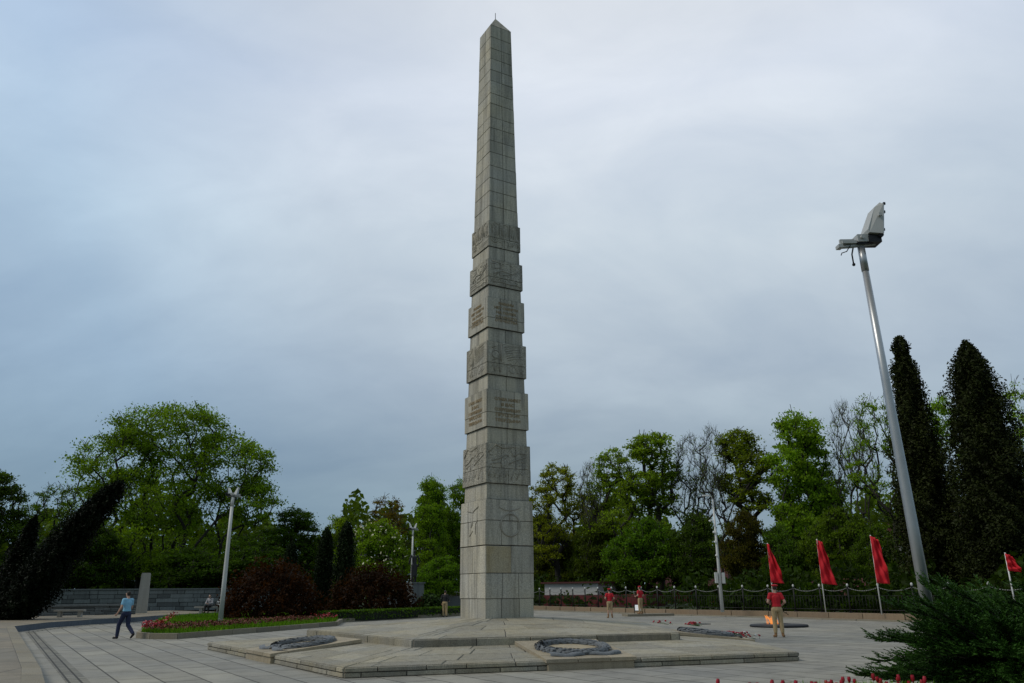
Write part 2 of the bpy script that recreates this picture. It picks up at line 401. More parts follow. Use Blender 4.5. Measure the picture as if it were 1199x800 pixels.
# wreath memorials, one in the middle of each side in view
def wreath_memorial(i,label):
    """tablet set in side i of the lower tier; local +Y points inwards"""
    ang=ROT+R(-90+72*i); nx,ny=math.cos(ang),math.sin(ang)
    ap=R1*math.cos(R(36)); ap2=R2*math.cos(R(36))
    root=empty('wreath_memorial',(C[0]+nx*ap,C[1]+ny*ap,0),ang+R(90),label,'memorial')
    D=ap-ap2-.22; y0=-.13
    body=MB(); z0,z1=.225,.462
    body.prism([(-.98,y0+.03),(.98,y0+.03),(1.02,D),(-1.02,D)],0,[z0-.07,z0-.07,z1-.07,z1-.07])
    body.build('plinth',M['tablet'],root)
    slab=MB()
    for (xa,xb,ya,yb) in ((-1.03,-.33,y0,.3),(-.31,.42,y0,.3),(.44,1.03,y0,.3),(-1.03,-.58,.315,D),(-.565,.565,.315,D),(.58,1.03,.315,D)):
        f=lambda y:z0+(z1-z0)*(y-y0)/(D-y0)
        slab.prism([(xa,ya),(xb,ya),(xb,yb),(xa,yb)],[f(ya)-.072,f(ya)-.072,f(yb)-.072,f(yb)-.072],[f(ya),f(ya),f(yb),f(yb)],tint=rnd.uniform(.88,1.12))
    slab.build('tablet',M['tablet'],root)
    f=lambda y:z0+(z1-z0)*(y-y0)/(D-y0)
    yc=(D+y0)/2+.0; rx,ry=.76,.70
    wr=MB(); N=46
    ring=[(rx*math.cos(2*PI*k/N),yc+ry*math.sin(2*PI*k/N)) for k in range(N+1)]
    wr.tube([(x,y,f(y)+.025) for x,y in ring],.075,8,cap=False)
    rr=random.Random(i)
    for k in range(520):      # cast laurel leaves
        th=rr.uniform(0,2*PI); ph=rr.uniform(-.2,PI+.2); r0=.10
        x=(rx+r0*math.cos(ph)*1.1)*math.cos(th); y=yc+(ry+r0*math.cos(ph)*1.1)*math.sin(th); z=f(y)+.02+r0*math.sin(ph)*.8
        t=Vector((-math.sin(th),math.cos(th),rr.uniform(-.05,.16))).normalized(); n=Vector((math.cos(ph)*math.cos(th),math.cos(ph)*math.sin(th),math.sin(ph)))
        b=t.cross(n).normalized(); p=Vector((x,y,z)); l=rr.uniform(.05,.085); wd=.028
        wr.add([p-t*l,p+b*wd+n*.012,p+t*l+n*.014,p-b*wd+n*.012],[(0,1,2,3)],rr.uniform(.45,1.7))
    wr.build('wreath',M['bronze'],root)
    rb=MB()
    for sgn in (-1,1):
        pts=[]
        for k in range(9):
            t=k/8; x=sgn*(.05+.78*t); y=yc-ry-.06-.1*math.sin(t*PI)+.02*sgn
            pts.append((x,y,f(y)+.035+.015*math.sin(t*9)))
        for k in range(8):
            p,q=Vector(pts[k]),Vector(pts[k+1])
            rb.add([p+Vector((0,-.07,0)),q+Vector((0,-.07,.0)),q+Vector((0,.07,.03)),p+Vector((0,.07,.03)),
                    p+Vector((0,-.07,-.04)),q+Vector((0,-.07,-.04))],[(0,1,2,3),(4,5,1,0)],1,0,True)
    rb.sphere((0,yc-ry-.07,f(yc-ry)+.04),(.1,.07,.04))
    rb.build('ribbon',M['bronze'],root)
    return root
wreath_memorial(0,'raised stone tablet with dark bronze wreath set in the front edge of the platform')
wreath_memorial(4,'stone tablet with a flattened dark wreath beside the flower bed, left of the platform corner')
wreath_memorial(1,'stone tablet with dark wreath and red flowers laid on it, nearest the eternal flame')

# ------------------------------------------------------------------ obelisk
TH=R(30); OX,OY=-.535,24.68
root=empty('obelisk',(OX,OY,.80),TH,'tall grey granite obelisk ringed by carved bands, rising from the pentagon platforms','monument')
ZB=.80
SIDES=[((0,-1),(1,0)),((1,0),(0,1)),((0,1),(-1,0)),((-1,0),(0,-1))]     # normal, rightwards; 0 faces right of camera, 3 left
def frustum(mb,s0,z0,s1,z1,rows,cols,inset=.012,joint=.026,jit=.12,bottom=True,wob=.004):
    a=s0-inset; b=s1-inset
    q=[(-1,-1),(1,-1),(1,1),(-1,1)]
    vs=[(x*a,y*a,z0-ZB) for x,y in q]+[(x*b,y*b,z1-ZB) for x,y in q]
    mb.add(vs,[(3,2,1,0),(4,5,6,7),(0,1,5,4),(1,2,6,5),(2,3,7,6),(3,0,4,7)],1,1)
    for (n,u) in SIDES:
        P=lambda s,t,z:(n[0]*s+u[0]*t,n[1]*s+u[1]*t,z-ZB)
        mb.panels(P(a,-s0,z0),P(a,s0,z0),P(b,s1,z1),P(b,-s1,z1),rows,cols,joint,inset,0,jit,wob)
OM=[M['obelisk'],M['mortar']]
mb=MB(); frustum(mb,.815,.80,.815,1.385,[0,1],lambda i:[0,.36+rnd.uniform(-.05,.05),.7,1],jit=.18); mb.build('plinth',OM,root)
mb=MB()
frustum(mb,.83,1.385,.83,2.10,[0,1],lambda i:[0,.35,.68,1],wob=.003,jit=.08)
frustum(mb,.832,2.103,.83,2.885,[0,1],lambda i:[0,.52,1],wob=.006,jit=.17)
frustum(mb,.838,2.90,.832,3.62,[0,1],lambda i:[0,.33,.67,1],jit=.08)
frustum(mb,.832,3.622,.824,4.24,[0,1],lambda i:[0,.5,1],jit=.08)
mb.build('base_block',OM,root)
ks=lambda z: (.989 if z>13.66 else .974)*(.445+(22-z)*.01735 if z>13.66 else .590+(13.66-z)*.0193)
BANDS=[(12.70,13.655,.627,.628,.42),(11.275,12.22,.674,.668,.36),(9.775,10.83,.705,.701,.37),(8.185,9.295,.733,.733,.40),(6.477,7.68,.767,.765,.44),(4.735,5.955,.797,.794,.44)]
seg=[4.243]+[v for b in reversed(BANDS) for v in (b[0],b[1])]
for k in range(0,len(seg),2):
    z0,z1=seg[k],seg[k+1] if k+1<len(seg) else None
    if z1 is None: break
    mb=MB(); frustum(mb,ks(z0),z0,ks(z1),z1,[0,1],[0,.5,1]); mb.build('shaft_course',OM,root)
zs=[13.657]; hh=[.60,.58,.52,.50,.55,.48,.53,.45,.58,.44,.55,.48,.50,.47,.52,.55]
tot=sum(hh); rows=[0]
for h in hh: rows.append(rows[-1]+h/tot)
mb=MB(); frustum(mb,ks(13.657),13.657,.441,21.95,rows,[0,.5,1],joint=.03,jit=.1); mb.build('shaft',OM,root)
mb=MB()
a=.442; mb.add([(-a,-a,21.952-ZB),(a,-a,21.952-ZB),(a,a,21.952-ZB),(-a,a,21.952-ZB),(0,0,22.72-ZB)],[(0,1,4),(1,2,4),(2,3,4),(3,0,4),(3,2,1,0)],.9)
cap=mb.build('cap',OM,root)
mb=MB(); mb.tube([(0,0,22.7-ZB),(0,0,22.98-ZB)],.012,6); mb.build('lightning_rod',M['darkmetal'],cap)

def facept(k,s,a,z,o=0.):      # a: metres to the right on face k
    n,u=SIDES[k]; return Vector((n[0]*(s+o)+u[0]*a,n[1]*(s+o)+u[1]*a,z-ZB))
def text_on(k,s,zc,txt,size,width,parent):
    cu=bpy.data.curves.new('inscription','FONT'); cu.body=txt; cu.size=size; cu.extrude=.006; cu.align_x='CENTER'; cu.resolution_u=2; cu.offset=.004
    o=bpy.data.objects.new('tmp',cu); col.objects.link(o)
    dg=bpy.context.evaluated_depsgraph_get(); me=bpy.data.meshes.new_from_object(o.evaluated_get(dg))
    bpy.data.objects.remove(o)
    xs=[v.co.x for v in me.vertices]; W=max(xs)-min(xs); sx=min(1.25,width/W) if W else 1
    n,u=SIDES[k]
    for v in me.vertices:
        x,y,z=v.co; v.co=facept(k,s,x*sx,zc+y-size*.35,.003+z)
    me.materials.clear(); me.materials.append(M['gilt'])
    ob=bpy.data.objects.new('inscription',me); link(ob,parent)
rr=random.Random(5)
def stroke(mb,k,s,pts,r=.016):
    r*=1.2
    mb.tube([facept(k,s,a,z,.0) for a,z in pts],r,5,tint=rr.uniform(.8,1.1))
def arc(c,rad,t0,t1,n=14,sq=1.): return [(c[0]+rad*math.cos(t0+(t1-t0)*i/n),c[1]+sq*rad*math.sin(t0+(t1-t0)*i/n)) for i in range(n+1)]
TXT5=['СЛАВА ЖИВЕТ','В ВАС','СОКРУШИВШИХ','ПРУССКИЕ','ТВЕРДЫНИ']
TXT3=['ПАВШИМ','НЕТ СМЕРТИ','НА ПОЛЯХ','СЛАВНОГО','ОТЕЧЕСТВА']
for bi,(z0,z1,s0,s1,fr) in enumerate(BANDS):
    mb=MB(); h=z1-z0
    csA=[0,.34,.66,1] if bi!=3 else [0,.3,1]
    csB=[0,.5,1] if bi!=2 else [0,1]
    frustum(mb,s0,z0,s1,z1,[0,fr*.88,1],(lambda i:csB if i==0 else csA),joint=.022,jit=.07)
    band=mb.build('inscription_band' if bi in (2,4) else 'relief_band',OM if bi in (2,4) else [M['carved'],M['mortar']],root)
    if bi in (2,4):
        T=TXT3 if bi==2 else TXT5
        for k in range(4):
            zz0=[z1-.17*h,z1-.32*h,z1-.47*h,z1-.62*h,z0+.26*h]
            if bi==4: zz0=[z1-.24*h,z1-.38*h,z1-.52*h,z0+.34*h,z0+.2*h]
            for t,zc in zip(T,zz0): text_on(k,s0-.001,zc,t,.115*h/1.06,1.25*s0 if len(t)>6 else .8*s0,band)
    else:
        rv=MB()
        for k in range(4):
            s=(s0+s1)/2-.004
            Z=lambda t:z0+t*h
            if bi==0:
                for ax in (-.36,.02,.4):
                    stroke(rv,k,s,[(ax-.13,Z(.5))]+[(ax-.13+0*j,Z(.5)) for j in ()]+arc((ax,Z(.82)),.13,PI,0)+[(ax+.13,Z(.5))])
                    for j in range(3): stroke(rv,k,s,[(ax-.07+j*.06+rr.uniform(-.02,.02),Z(.82)),(ax-.07+j*.06+rr.uniform(-.03,.03),Z(.46))],.011)
                stroke(rv,k,s,[(-.5,Z(.86)),(-.36,Z(.68)),(-.3,Z(.5)),(-.36,Z(.3)),(-.5,Z(.34))])
                stroke(rv,k,s,arc((-.4,Z(.34)),.14,PI,2*PI))
                for j in range(5): stroke(rv,k,s,[(.1+j*.09,Z(.3+.03*(j%2))),(.17+j*.09,Z(.24)),(.13+j*.09,Z(.14))],.013)
            elif bi==1:
                stroke(rv,k,s,[(-.5,Z(.93)),(-.18,Z(.9)),(-.18,Z(.72)),(-.42,Z(.66))]); stroke(rv,k,s,[(-.45,Z(.45)),(-.15,Z(.62)),(.25,Z(.55)),(.6,Z(.83))],.02)
                stroke(rv,k,s,[(-.1,Z(.44)),(.2,Z(.5)),(.6,Z(.7))]); stroke(rv,k,s,[(-.4,Z(.38)),(-.25,Z(.55)),(-.2,Z(.4))])
                stroke(rv,k,s,[(-.5,Z(.14)),(-.1,Z(.17)),(.2,Z(.13)),(.4,Z(.18)),(.55,Z(.1)),(.62,Z(.22))],.02); 
                for j in range(7): stroke(rv,k,s,[(-.5+j*.05,Z(.3)),(-.48+j*.05,Z(.2+.02*(j%3)))],.012)
            elif bi==3:
                for j in range(7): stroke(rv,k,s,[(-.1+.02*j,Z(.86-.065*j)),(.12+.03*j,Z(.92-.06*j)),(.55,Z(1.0-.07*j) if j>1 else Z(.95))],.016)
                stroke(rv,k,s,[(-.2,Z(.95)),(-.22,Z(.42))],.022)
                stroke(rv,k,s,arc((-.42,Z(.62)),.13,.5,5.2)); stroke(rv,k,s,[(-.55,Z(.8)),(-.3,Z(.9)),(-.28,Z(.5)),(-.5,Z(.45))])
                stroke(rv,k,s,arc((.2,Z(.22)),.12,0,2*PI)); stroke(rv,k,s,[(-.55,Z(.32)),(-.45,Z(.1)),(-.35,Z(.32)),(-.25,Z(.1))]); stroke(rv,k,s,[(.4,Z(.3)),(.38,Z(.12)),(.55,Z(.2))])
            else:
                stroke(rv,k,s,[(-.7,Z(.76)),(-.45,Z(.97)),(-.2,Z(.9)),(.2,Z(.95))],.02); stroke(rv,k,s,[(-.6,Z(.56)),(-.35,Z(.62)),(-.1,Z(.74)),(0,Z(.7))],.02)
                stroke(rv,k,s,[(-.55,Z(.48)),(-.28,Z(.55)),(-.25,Z(.42))]); stroke(rv,k,s,[(.0,Z(.5)),(.25,Z(.6)),(.65,Z(.72))],.02)
                stroke(rv,k,s,[(.1,Z(.85)),(.16,Z(.7)),(.4,Z(.8)),(.6,Z(.78))])
                for j in range(6): stroke(rv,k,s,[(-.62+j*.2+rr.uniform(-.04,.04),Z(.36)),(-.72+j*.2,Z(.1+rr.uniform(0,.1)))],.015)
            for j in range(16):
                a=rr.uniform(-.85,.8)*s; z=Z(rr.uniform(.08,.9)); d=rr.uniform(-.5,1.2); l=rr.uniform(.04,.13)
                stroke(rv,k,s,[(a,z),(min(.93*s,a+l*math.cos(d)*.6),min(z1-.04,z+l*math.sin(d)*.5+.01)),(min(.95*s,a+l),min(z1-.03,max(z0+.03,z+l*math.sin(d))))],.011)
        rv.build('relief_carving',M['relief'],band)
# order emblem and bird line on the base block
s=.828
for k in range(4):
    rv=MB()
    if k%2==0:
        c=(.02,3.50); rv.tube([facept(k,s,a,z,.004) for a,z in arc(c,.33,0,2*PI,40)],.034,6,cap=False)
        stroke(rv,k,s,[(.0,4.22),(.0,3.62)],.014)
        stroke(rv,k,s,[(-.36,4.02),(-.2,3.95),(0,3.92),(.2,3.96),(.38,4.03)],.02)
        stroke(rv,k,s,[(-.3,3.6),(.32,3.6)],.01); 
    else:
        stroke(rv,k,s,[(-.34,3.97),(-.1,3.93),(.0,3.9),(.15,3.98),(.38,4.05)],.02)
        stroke(rv,k,s,[(0,3.95),(0,3.55),(-.1,3.45)]); stroke(rv,k,s,[(.32,3.66),(.2,3.55),(.18,3.25)],.018)
        stroke(rv,k,s,[(-.2,3.2),(0,3.35)],.02); stroke(rv,k,s,[(-.05,3.65),(-.08,3.5)])
    rv.build('carved_emblem',M['relief'],root)
# one rust stained replacement block low on the right face
mb=MB(); P=lambda a,z,o=0:facept(0,.8445,a,z,o)
mb.panels(P(-.80,2.115),P(.03,2.115),P(.03,2.87),P(-.80,2.87),[0,1],[0,1],.004,.004); mb.build('stained_block',M['rust'],root)

# ------------------------------------------------------------------ plants
nrng=np.random.default_rng(3)
def leaf_quads(cent,size,upb=.5,aspect=.55,rng=nrng,outdir=None,outw=.0):
    n=len(cent)
    nr=rng.normal(size=(n,3)); nr[:,2]+=upb
    if outdir is not None: nr+=outdir*outw
    nr/=np.linalg.norm(nr,axis=1)[:,None]+1e-9
    t=rng.normal(size=(n,3)); t-=nr*(t*nr).sum(1)[:,None]; t/=np.linalg.norm(t,axis=1)[:,None]+1e-9
    b=np.cross(nr,t); L=(size*rng.uniform(.65,1.35,n))[:,None]
    return np.stack([cent-t*L*.5,cent+b*L*.5*aspect-t*L*.08+nr*L*.06,cent+t*L*.5,cent-b*L*.5*aspect-t*L*.08+nr*L*.06],1)
def skeleton(bases,attr,step,rng,zf,lean=(0,0),jit=.07):
    pos=[];par=[];dr=[]
    for b in bases:
        b=np.array(b,float); p=-1; tgt=np.array([b[0]*1.3+lean[0]*zf,b[1]*1.3+lean[1]*zf,zf]); n=max(2,int(zf/step))
        for i in range(n+1):
            q=b+(tgt-b)*i/n+rng.normal(0,.04,3)*(i>0); pos.append(q); par.append(p); dr.append((tgt-b)/np.linalg.norm(tgt-b)); p=len(pos)-1
    order=np.argsort(np.linalg.norm(attr-np.array([0,0,zf]),axis=1)); ends=[]
    for ai in order:
        a=attr[ai]; Pn=np.array(pos); d=np.linalg.norm(Pn-a,axis=1)
        hor=np.linalg.norm(Pn[:,:2]-a[:2],axis=1); c=d+np.maximum(0,(Pn[:,2]+.75*hor)-a[2])*1.6
        c[Pn[:,2]<zf*.72]+=zf
        j=int(np.argmin(c)); p0=Pn[j]; ctrl=p0+dr[j]*d[j]*.4+np.array([0,0,.1*d[j]]); n=max(1,int(d[j]/step)); p=j
        prev=p0
        for i in range(1,n+1):
            t=i/n; q=p0*(1-t)**2+ctrl*2*t*(1-t)+a*t*t
            if i<n: q=q+rng.normal(0,jit*step,3)
            v=q-prev; pos.append(q); par.append(p); dr.append(v/(np.linalg.norm(v)+1e-9)); p=len(pos)-1; prev=q
        ends.append(p)
    return np.array(pos),par,ends
def limbs(name,pos,par,rtip,rbase,mat,parent,expo=2.3):
    n=len(pos); kids=[0]*n; area=np.zeros(n)
    for i in range(n):
        if par[i]>=0: kids[par[i]]+=1
    for i in range(n-1,-1,-1):
        if kids[i]==0: area[i]+=rtip**expo
        if par[i]>=0: area[par[i]]+=area[i]
    r=area**(1/expo); r*=1.0
    mx=r.max(); r=np.where(r>rtip*1.01, rtip+(r-rtip)*(rbase-rtip)/(mx-rtip+1e-9), rtip)
    mb=MB()
    for i in range(n):
        if par[i]>=0:
            p=par[i]; r0=min(r[p],r[i]*1.35); r1=r[i]
            mb.tube([pos[p],pos[i]],[r0,r1],5 if r1>.05 else 3,cap=False)
    return mb.build(name,mat,parent)
def ell_points(n,c,r,rng,shell=.5):
    v=rng.normal(size=(n,3)); v/=np.linalg.norm(v,axis=1)[:,None]
    return np.array(c)+v*(rng.uniform(0,1,n)**(1/3)*(1-shell)+shell*rng.uniform(.75,1.05,n))[:,None]*np.array(r)
def make_tree(name,seed,lobes,zf,bases,nleaf,lsize,clump,rtip,rbase,leafmat,barkmat,step=1.,bare=0.,lean=(0,0),shell=.5,twigs=2,jit=.05):
    """lobes: (cx,cy,cz,rx,ry,rz,n) in metres"""
    rng=np.random.default_rng(seed)
    att=np.concatenate([ell_points(l[6],l[:3],l[3:6],rng,shell) for l in lobes])
    att=att[att[:,2]>zf*.8]
    root=empty(name)
    pos,par,ends=skeleton(bases,att,step,rng,zf,lean,jit)
    pos=list(pos)
    for e in ends:
        d0=pos[e]-pos[par[e]]; d0=d0/(np.linalg.norm(d0)+1e-9)
        for k in range(twigs):
            d1=d0+rng.normal(0,.45,3)+np.array([0,0,.25]); d1/=np.linalg.norm(d1); pos.append(pos[e]+d1*rng.uniform(.4,1.0)); par.append(e)
    pos=np.array(pos)
    limbs('trunk',pos,par,rtip,rbase,barkmat,root)
    cs=[];tt=[]
    for e in ends:
        if rng.uniform()<bare: continue
        k=max(1,int(nleaf*rng.uniform(.4,1.6))); r=clump*rng.uniform(.7,1.3)
        q=pos[e]+rng.normal(0,1,(k,3))*np.array([r,r,r*.42])*.6
        cs.append(q); tt.append(np.clip(rng.normal(1,.18),.55,1.6)*rng.uniform(.75,1.25,k))
    cs=np.concatenate(cs); tt=np.concatenate(tt)
    mesh_np('crown',leaf_quads(cs,lsize,.6,rng=rng),4,leafmat,root,tt)
    return root
def place(proto,first,loc,rz,sxy,sz,colr,label,group,cat='tree',name=None,kk=''):
    o=proto if first else copy_tree(proto)
    o.location=loc; o.rotation_euler=(0,0,rz); o.scale=(sxy,sxy,sz)
    if name: o.name=name
    tag(o,label,cat,group)
    for ch in o.children:
        if ch.name.startswith('crown') or ch.name.startswith('foliage'): ch.color=(*(min(1.9,c*(1.45 if loc[1]<87 and loc[0]>0 and kk!='round' else 1.0)) for c in colr),1)
    return o

# prototypes are about 18 m tall
PT={}
PT['open']=make_tree('leafy_tree',11,[(.4,0,15.2,2.2,2.2,2.6,60),(-3.0,.5,12.2,2.0,2.0,2.2,50),(2.9,-.6,12.6,2.0,2.0,2.4,50),(-1.2,0,9.2,3.0,2.8,1.5,36),(2.2,.6,8.2,2.4,2.4,1.3,28),(-2.4,0,6.2,2.0,2,1.0,16)],4.5,[(0,0,0)],56,.26,.62,.028,.36,M['leaf'],M['bark'],.9)
PT['dense']=make_tree('leafy_tree',12,[(-.6,0,15.4,2.2,2.2,2.2,60),(1.6,.3,13.2,2.2,2.2,2.2,55),(-3.0,0,11.8,2.2,2.2,2.0,55),(3.4,.4,10.2,2.0,2.2,2.0,50),(0,0,9.6,3.0,2.8,1.8,60),(-3.2,0,7.4,2.2,2.2,1.5,40),(1.5,0,5.8,3.2,3,1.5,55)],4,[(0,0,0),(.4,0,0)],84,.28,.70,.03,.36,M['leaf'],M['bark'],.9)
PT['narrow']=make_tree('narrow_tree',13,[(.5,0,16,1.7,1.5,1.9,55),(-1.3,.2,13.6,1.3,1.4,1.7,36),(1.5,-.2,12.0,1.4,1.4,1.5,36),(-.6,.2,10.2,1.6,1.5,1.2,28),(1.2,0,7.6,1.3,1.3,.9,14)],5.5,[(0,0,0)],60,.26,.58,.026,.30,M['leaf'],M['bark'],.9)
PT['bare']=make_tree('bare_tree',14,[(0,0,14.6,2.8,2.5,3.4,190),(-2,.3,11.5,2.3,2.2,2.6,100),(2.1,-.4,11,2.3,2.2,2.6,100),(0,0,8,2.4,2.4,2,25)],6,[(0,0,0),(.5,.2,0)],8,.2,.5,.011,.2,M['leaf'],M['barkgrey'],1.3,bare=.5,twigs=4,jit=.03)
PT['sparse']=make_tree('sparse_tree',15,[(.3,0,15.2,2.6,2.4,2.8,75),(-2.4,.3,12.4,2.2,2.2,2.4,55),(2.6,-.4,11.6,2.4,2.2,2.6,55),(0,0,8.4,2.8,2.6,2,30)],5,[(0,0,0)],34,.24,.55,.022,.28,M['leaf'],M['bark'],.8,bare=.2)
PT['round']=make_tree('bushy_tree',16,[(.6,0,7.4,2.2,2.2,2.0,70),(-2,.6,5.6,2.2,2.2,1.8,70),(2.6,-.4,5.0,2.0,2.2,1.8,65),(0,0,3.8,3.4,3.2,1.4,80),(-2.2,.2,2.6,2.0,2,1.0,36)],1.8,[(0,0,0),(.3,.2,0)],84,.26,.66,.026,.26,M['leaf'],M['bark'],.7)
big=make_tree('spreading_tree',21,[(0,0,18.3,6.,5,3.0,150),(-5.5,0,14.5,4.6,4.4,3.4,120),(6.5,.5,14,4.6,4.6,3.8,120),(9.3,0,10.3,3.,3.2,2.4,60),(-8.4,.5,9.5,3.0,3.2,3,60),(0,0,11.5,6.5,5.5,4,140),(0,0,6.5,8,6,2.6,110),(-4,0,4,4.5,4,1.5,45),(4.5,0,4.2,4.5,4,1.5,45)],4,[(-1.2,0,0),(.2,.5,0),(1.4,-.3,0),(2.6,.3,0),(-2.6,.4,0)],76,.28,1.0,.02,.34,M['leaf'],M['bark'],.9)
place(big,True,(-37.6,84,.2),0,1.0,1.02,(1.15,1.2,.9),'largest tree, broad and many-stemmed with fresh green leaves, behind the grey stone wall',None)

used=set()
def T(kind,x,y,h,wid,colr,label,group,rz=None,z=.15):
    base={'open':18,'dense':18,'narrow':18,'bare':18,'sparse':18,'round':9.8}[kind]
    bw={'open':10,'dense':10.5,'narrow':5.2,'bare':8.4,'sparse':9.6,'round':9}[kind]
    place(PT[kind],kind not in used,(x,y,z),rnd.uniform(0,6.28) if rz is None else rz,wid/bw,h/base,colr,label,group,kk=kind); used.add(kind)
def wx(px,Y): return (px-(599.5+.009*0))/905*(Y*.951+0)*1.0   # ground-level azimuth to metres
G1='trees behind the chain fence'; G2='park trees behind the left lawn'
GR=(1.,1.,1.); OL=(1.15,.85,.8); BR=(1.3,1.25,.9); DK=(.45,.5,.55); RB=(1.2,.55,.6); YL=(1.7,1.35,1.0)
def px(x,y,Y):
    d=fwd+rt2*((x-599.5)/905)+up2*((400-y)/905); t=Y/d.y; return d.x*t, 1.6+d.z*t
def TP(kind,xp,ytop,wpx,Y,colr,label,group,rz=None):
    X,Z=px(xp,ytop,Y); Wd=wpx/905*Y*1.0
    # foot of the tree seen through the lens: the trunk is vertical, so use the world X of the crown
    T(kind,X,Y,Z*1.0,Wd,colr,label,group,rz)
TP('open',650,541,92,86,(1.2,.85,.8),'olive brown tree close to the right side of the obelisk',G1)
TP('bare',690,543,46,84,OL,'thin twiggy tree between the olive tree beside the obelisk and the taller green one',G1)
TP('open',720,524,96,82,(1.,.95,.8),'green open-crowned tree above the two far guards in red shirts',G1)
TP('narrow',764,508,74,80,(1.,.95,.8),'narrow upright green tree standing just behind the two far guards',G1)
TP('bare',806,512,64,80,(.9,.85,.8),'leafless grey tree left of the camera mast',G1)
TP('bare',832,502,56,77,(.9,.8,.8),'taller leafless tree right behind the camera mast',G1,1.)
TP('narrow',868,503,76,76,(.95,.78,.8),'dark olive tree between the camera mast and the first red flag',G1,2.)
TP('dense',934,480,118,74,(1.05,1.1,.8),'tallest bright green tree above the first and second red flags',G1,.6)
TP('bare',986,474,62,72,(.9,.8,.8),'bare twiggy tree rising between the second and third red flags',G1,2.4)
TP('sparse',1022,462,84,68,(1.1,1.1,.9),'pale green tree leaning out behind the third red flag',G1,3.)
TP('open',1100,462,84,66,(1.,1.05,.8),'pale green tree seen in the gap between the two tall dark conifers',G1)
TP('sparse',1192,443,80,62,YL,'yellowish tree at the right edge behind the taller conifer',G1,1.2)
for i,(xp,yt,wp,Y,cc,lb) in enumerate([
 (642,598,74,90,(.75,.6,.6),'low olive tree touching the right side of the obelisk'),
 (690,606,70,84,(.6,.55,.6),'low dark green tree left of the two far guards'),
 (748,604,92,76,(.75,.95,.7),'low bright green tree overhanging the two far guards'),
 (806,600,84,74,(.45,.5,.6),'low dark tree left of the foot of the camera mast'),
 (872,594,66,68,(.62,.35,.5),'low reddish brown tree right of the camera mast'),
 (914,612,66,64,(.55,.65,.6),'low green tree behind the first red flag'),
 (978,588,92,62,(.8,.8,.6),'low light green tree behind the second red flag'),
 (1020,612,56,58,(.65,.7,.6),'low green tree behind the third red flag')]):
    TP('round',xp,yt,wp,Y,cc,lb,'low trees behind the chain fence')
# left side
TP('sparse',66,566,84,78,(.8,.9,.7),'loose pale green tree left of the largest tree',G2,.4)
TP('round',100,606,110,74,(.3,.38,.4),'low dark tree between the leaning conifer and the largest tree',G2,1)
TP('round',300,622,110,80,(.4,.5,.45),'dark green low tree behind the left lamp post',G2,2)
TP('dense',350,594,90,88,(.5,.6,.5),'dark green round-topped tree right of the largest tree',G2,1.)
TP('round',398,602,60,92,(1.5,1.4,.9),'yellow green blossoming tree behind the thin dark columns',G2)
TP('sparse',455,580,72,98,RB,'reddish brown tree showing above the chestnut',G2,2.1)
TP('round',438,606,84,82,(1.35,1.4,.9),'rounded chestnut dotted with pale blossom behind the burgundy shrub',G2,.3)
TP('dense',506,558,70,90,(1.2,1.3,.8),'bright green tree just left of the obelisk',G2,1.6)
TP('dense',544,560,60,94,(1.1,1.2,.8),'green tree half hidden behind the left side of the obelisk',G2,.2)
TP('round',516,650,60,76,(.9,1.1,.7),'low green tree behind the person in the black jacket',G2,.9)
TP('round',235,640,120,78,(.32,.42,.4),'low dark tree under the right half of the largest tree',G2,2.6)
TP('round',180,632,120,92,(.32,.42,.4),'low dark tree behind the stems of the largest tree',G2,.2)
TP('dense',-2,546,96,56,DK,'very dark tree cut off by the left edge',G2,.5)
# pale blossom candles on the chestnut
mbx=[]; rngb=np.random.default_rng(8)
ch=[o for o in col.objects if o.get('label','').startswith('rounded chestnut')][0]
pts=ell_points(420,(0,-.3,5.4),(4.2,4.0,3.9),rngb,1.)
pts=pts[pts[:,2]>2.2]
bo=mesh_np('blossom',leaf_quads(pts,.34,1.,.5,rngb),4,plain('pale_blossom',(.55,.53,.38),.8),ch,None)

# dark woodland far behind everything
rngw=np.random.default_rng(44); n=100000
th=rngw.uniform(R(20),R(160),n); rad=rngw.uniform(118,150,n)
top=12.5+3.2*np.sin(th*23)+2.2*np.sin(th*57+1)+1.5*np.sin(th*131+2)
top=np.where(np.abs(th-R(78))<R(14),top*.95,top)
z=rngw.uniform(0,1,n)**.8*top
cw=np.stack([rad*np.cos(th),rad*np.sin(th),z],1)
o=mesh_np('woodland',leaf_quads(cw,.95,.3,.7,rngw),4,M['leaf'],None,rngw.uniform(.3,.8,n)); tag(o,'dark mass of woodland far behind the park trees','woodland',kind='stuff')

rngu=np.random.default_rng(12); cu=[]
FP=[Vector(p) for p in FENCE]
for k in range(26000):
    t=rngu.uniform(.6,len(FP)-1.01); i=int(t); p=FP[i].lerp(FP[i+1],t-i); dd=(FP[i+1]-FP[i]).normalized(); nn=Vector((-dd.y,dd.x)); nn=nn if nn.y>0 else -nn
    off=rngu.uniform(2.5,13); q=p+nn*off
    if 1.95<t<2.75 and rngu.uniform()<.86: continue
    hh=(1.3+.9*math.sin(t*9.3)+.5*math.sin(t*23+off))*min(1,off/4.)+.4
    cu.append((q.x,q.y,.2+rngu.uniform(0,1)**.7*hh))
o=mesh_np('undergrowth',leaf_quads(np.array(cu),.42,.5,.6,rngu),4,M['leaf'],None,rngu.uniform(.4,1.2,len(cu))); o.color=(.25,.3,.3,1); tag(o,'dark undergrowth beneath the trees behind the chain fence','undergrowth',kind='stuff')

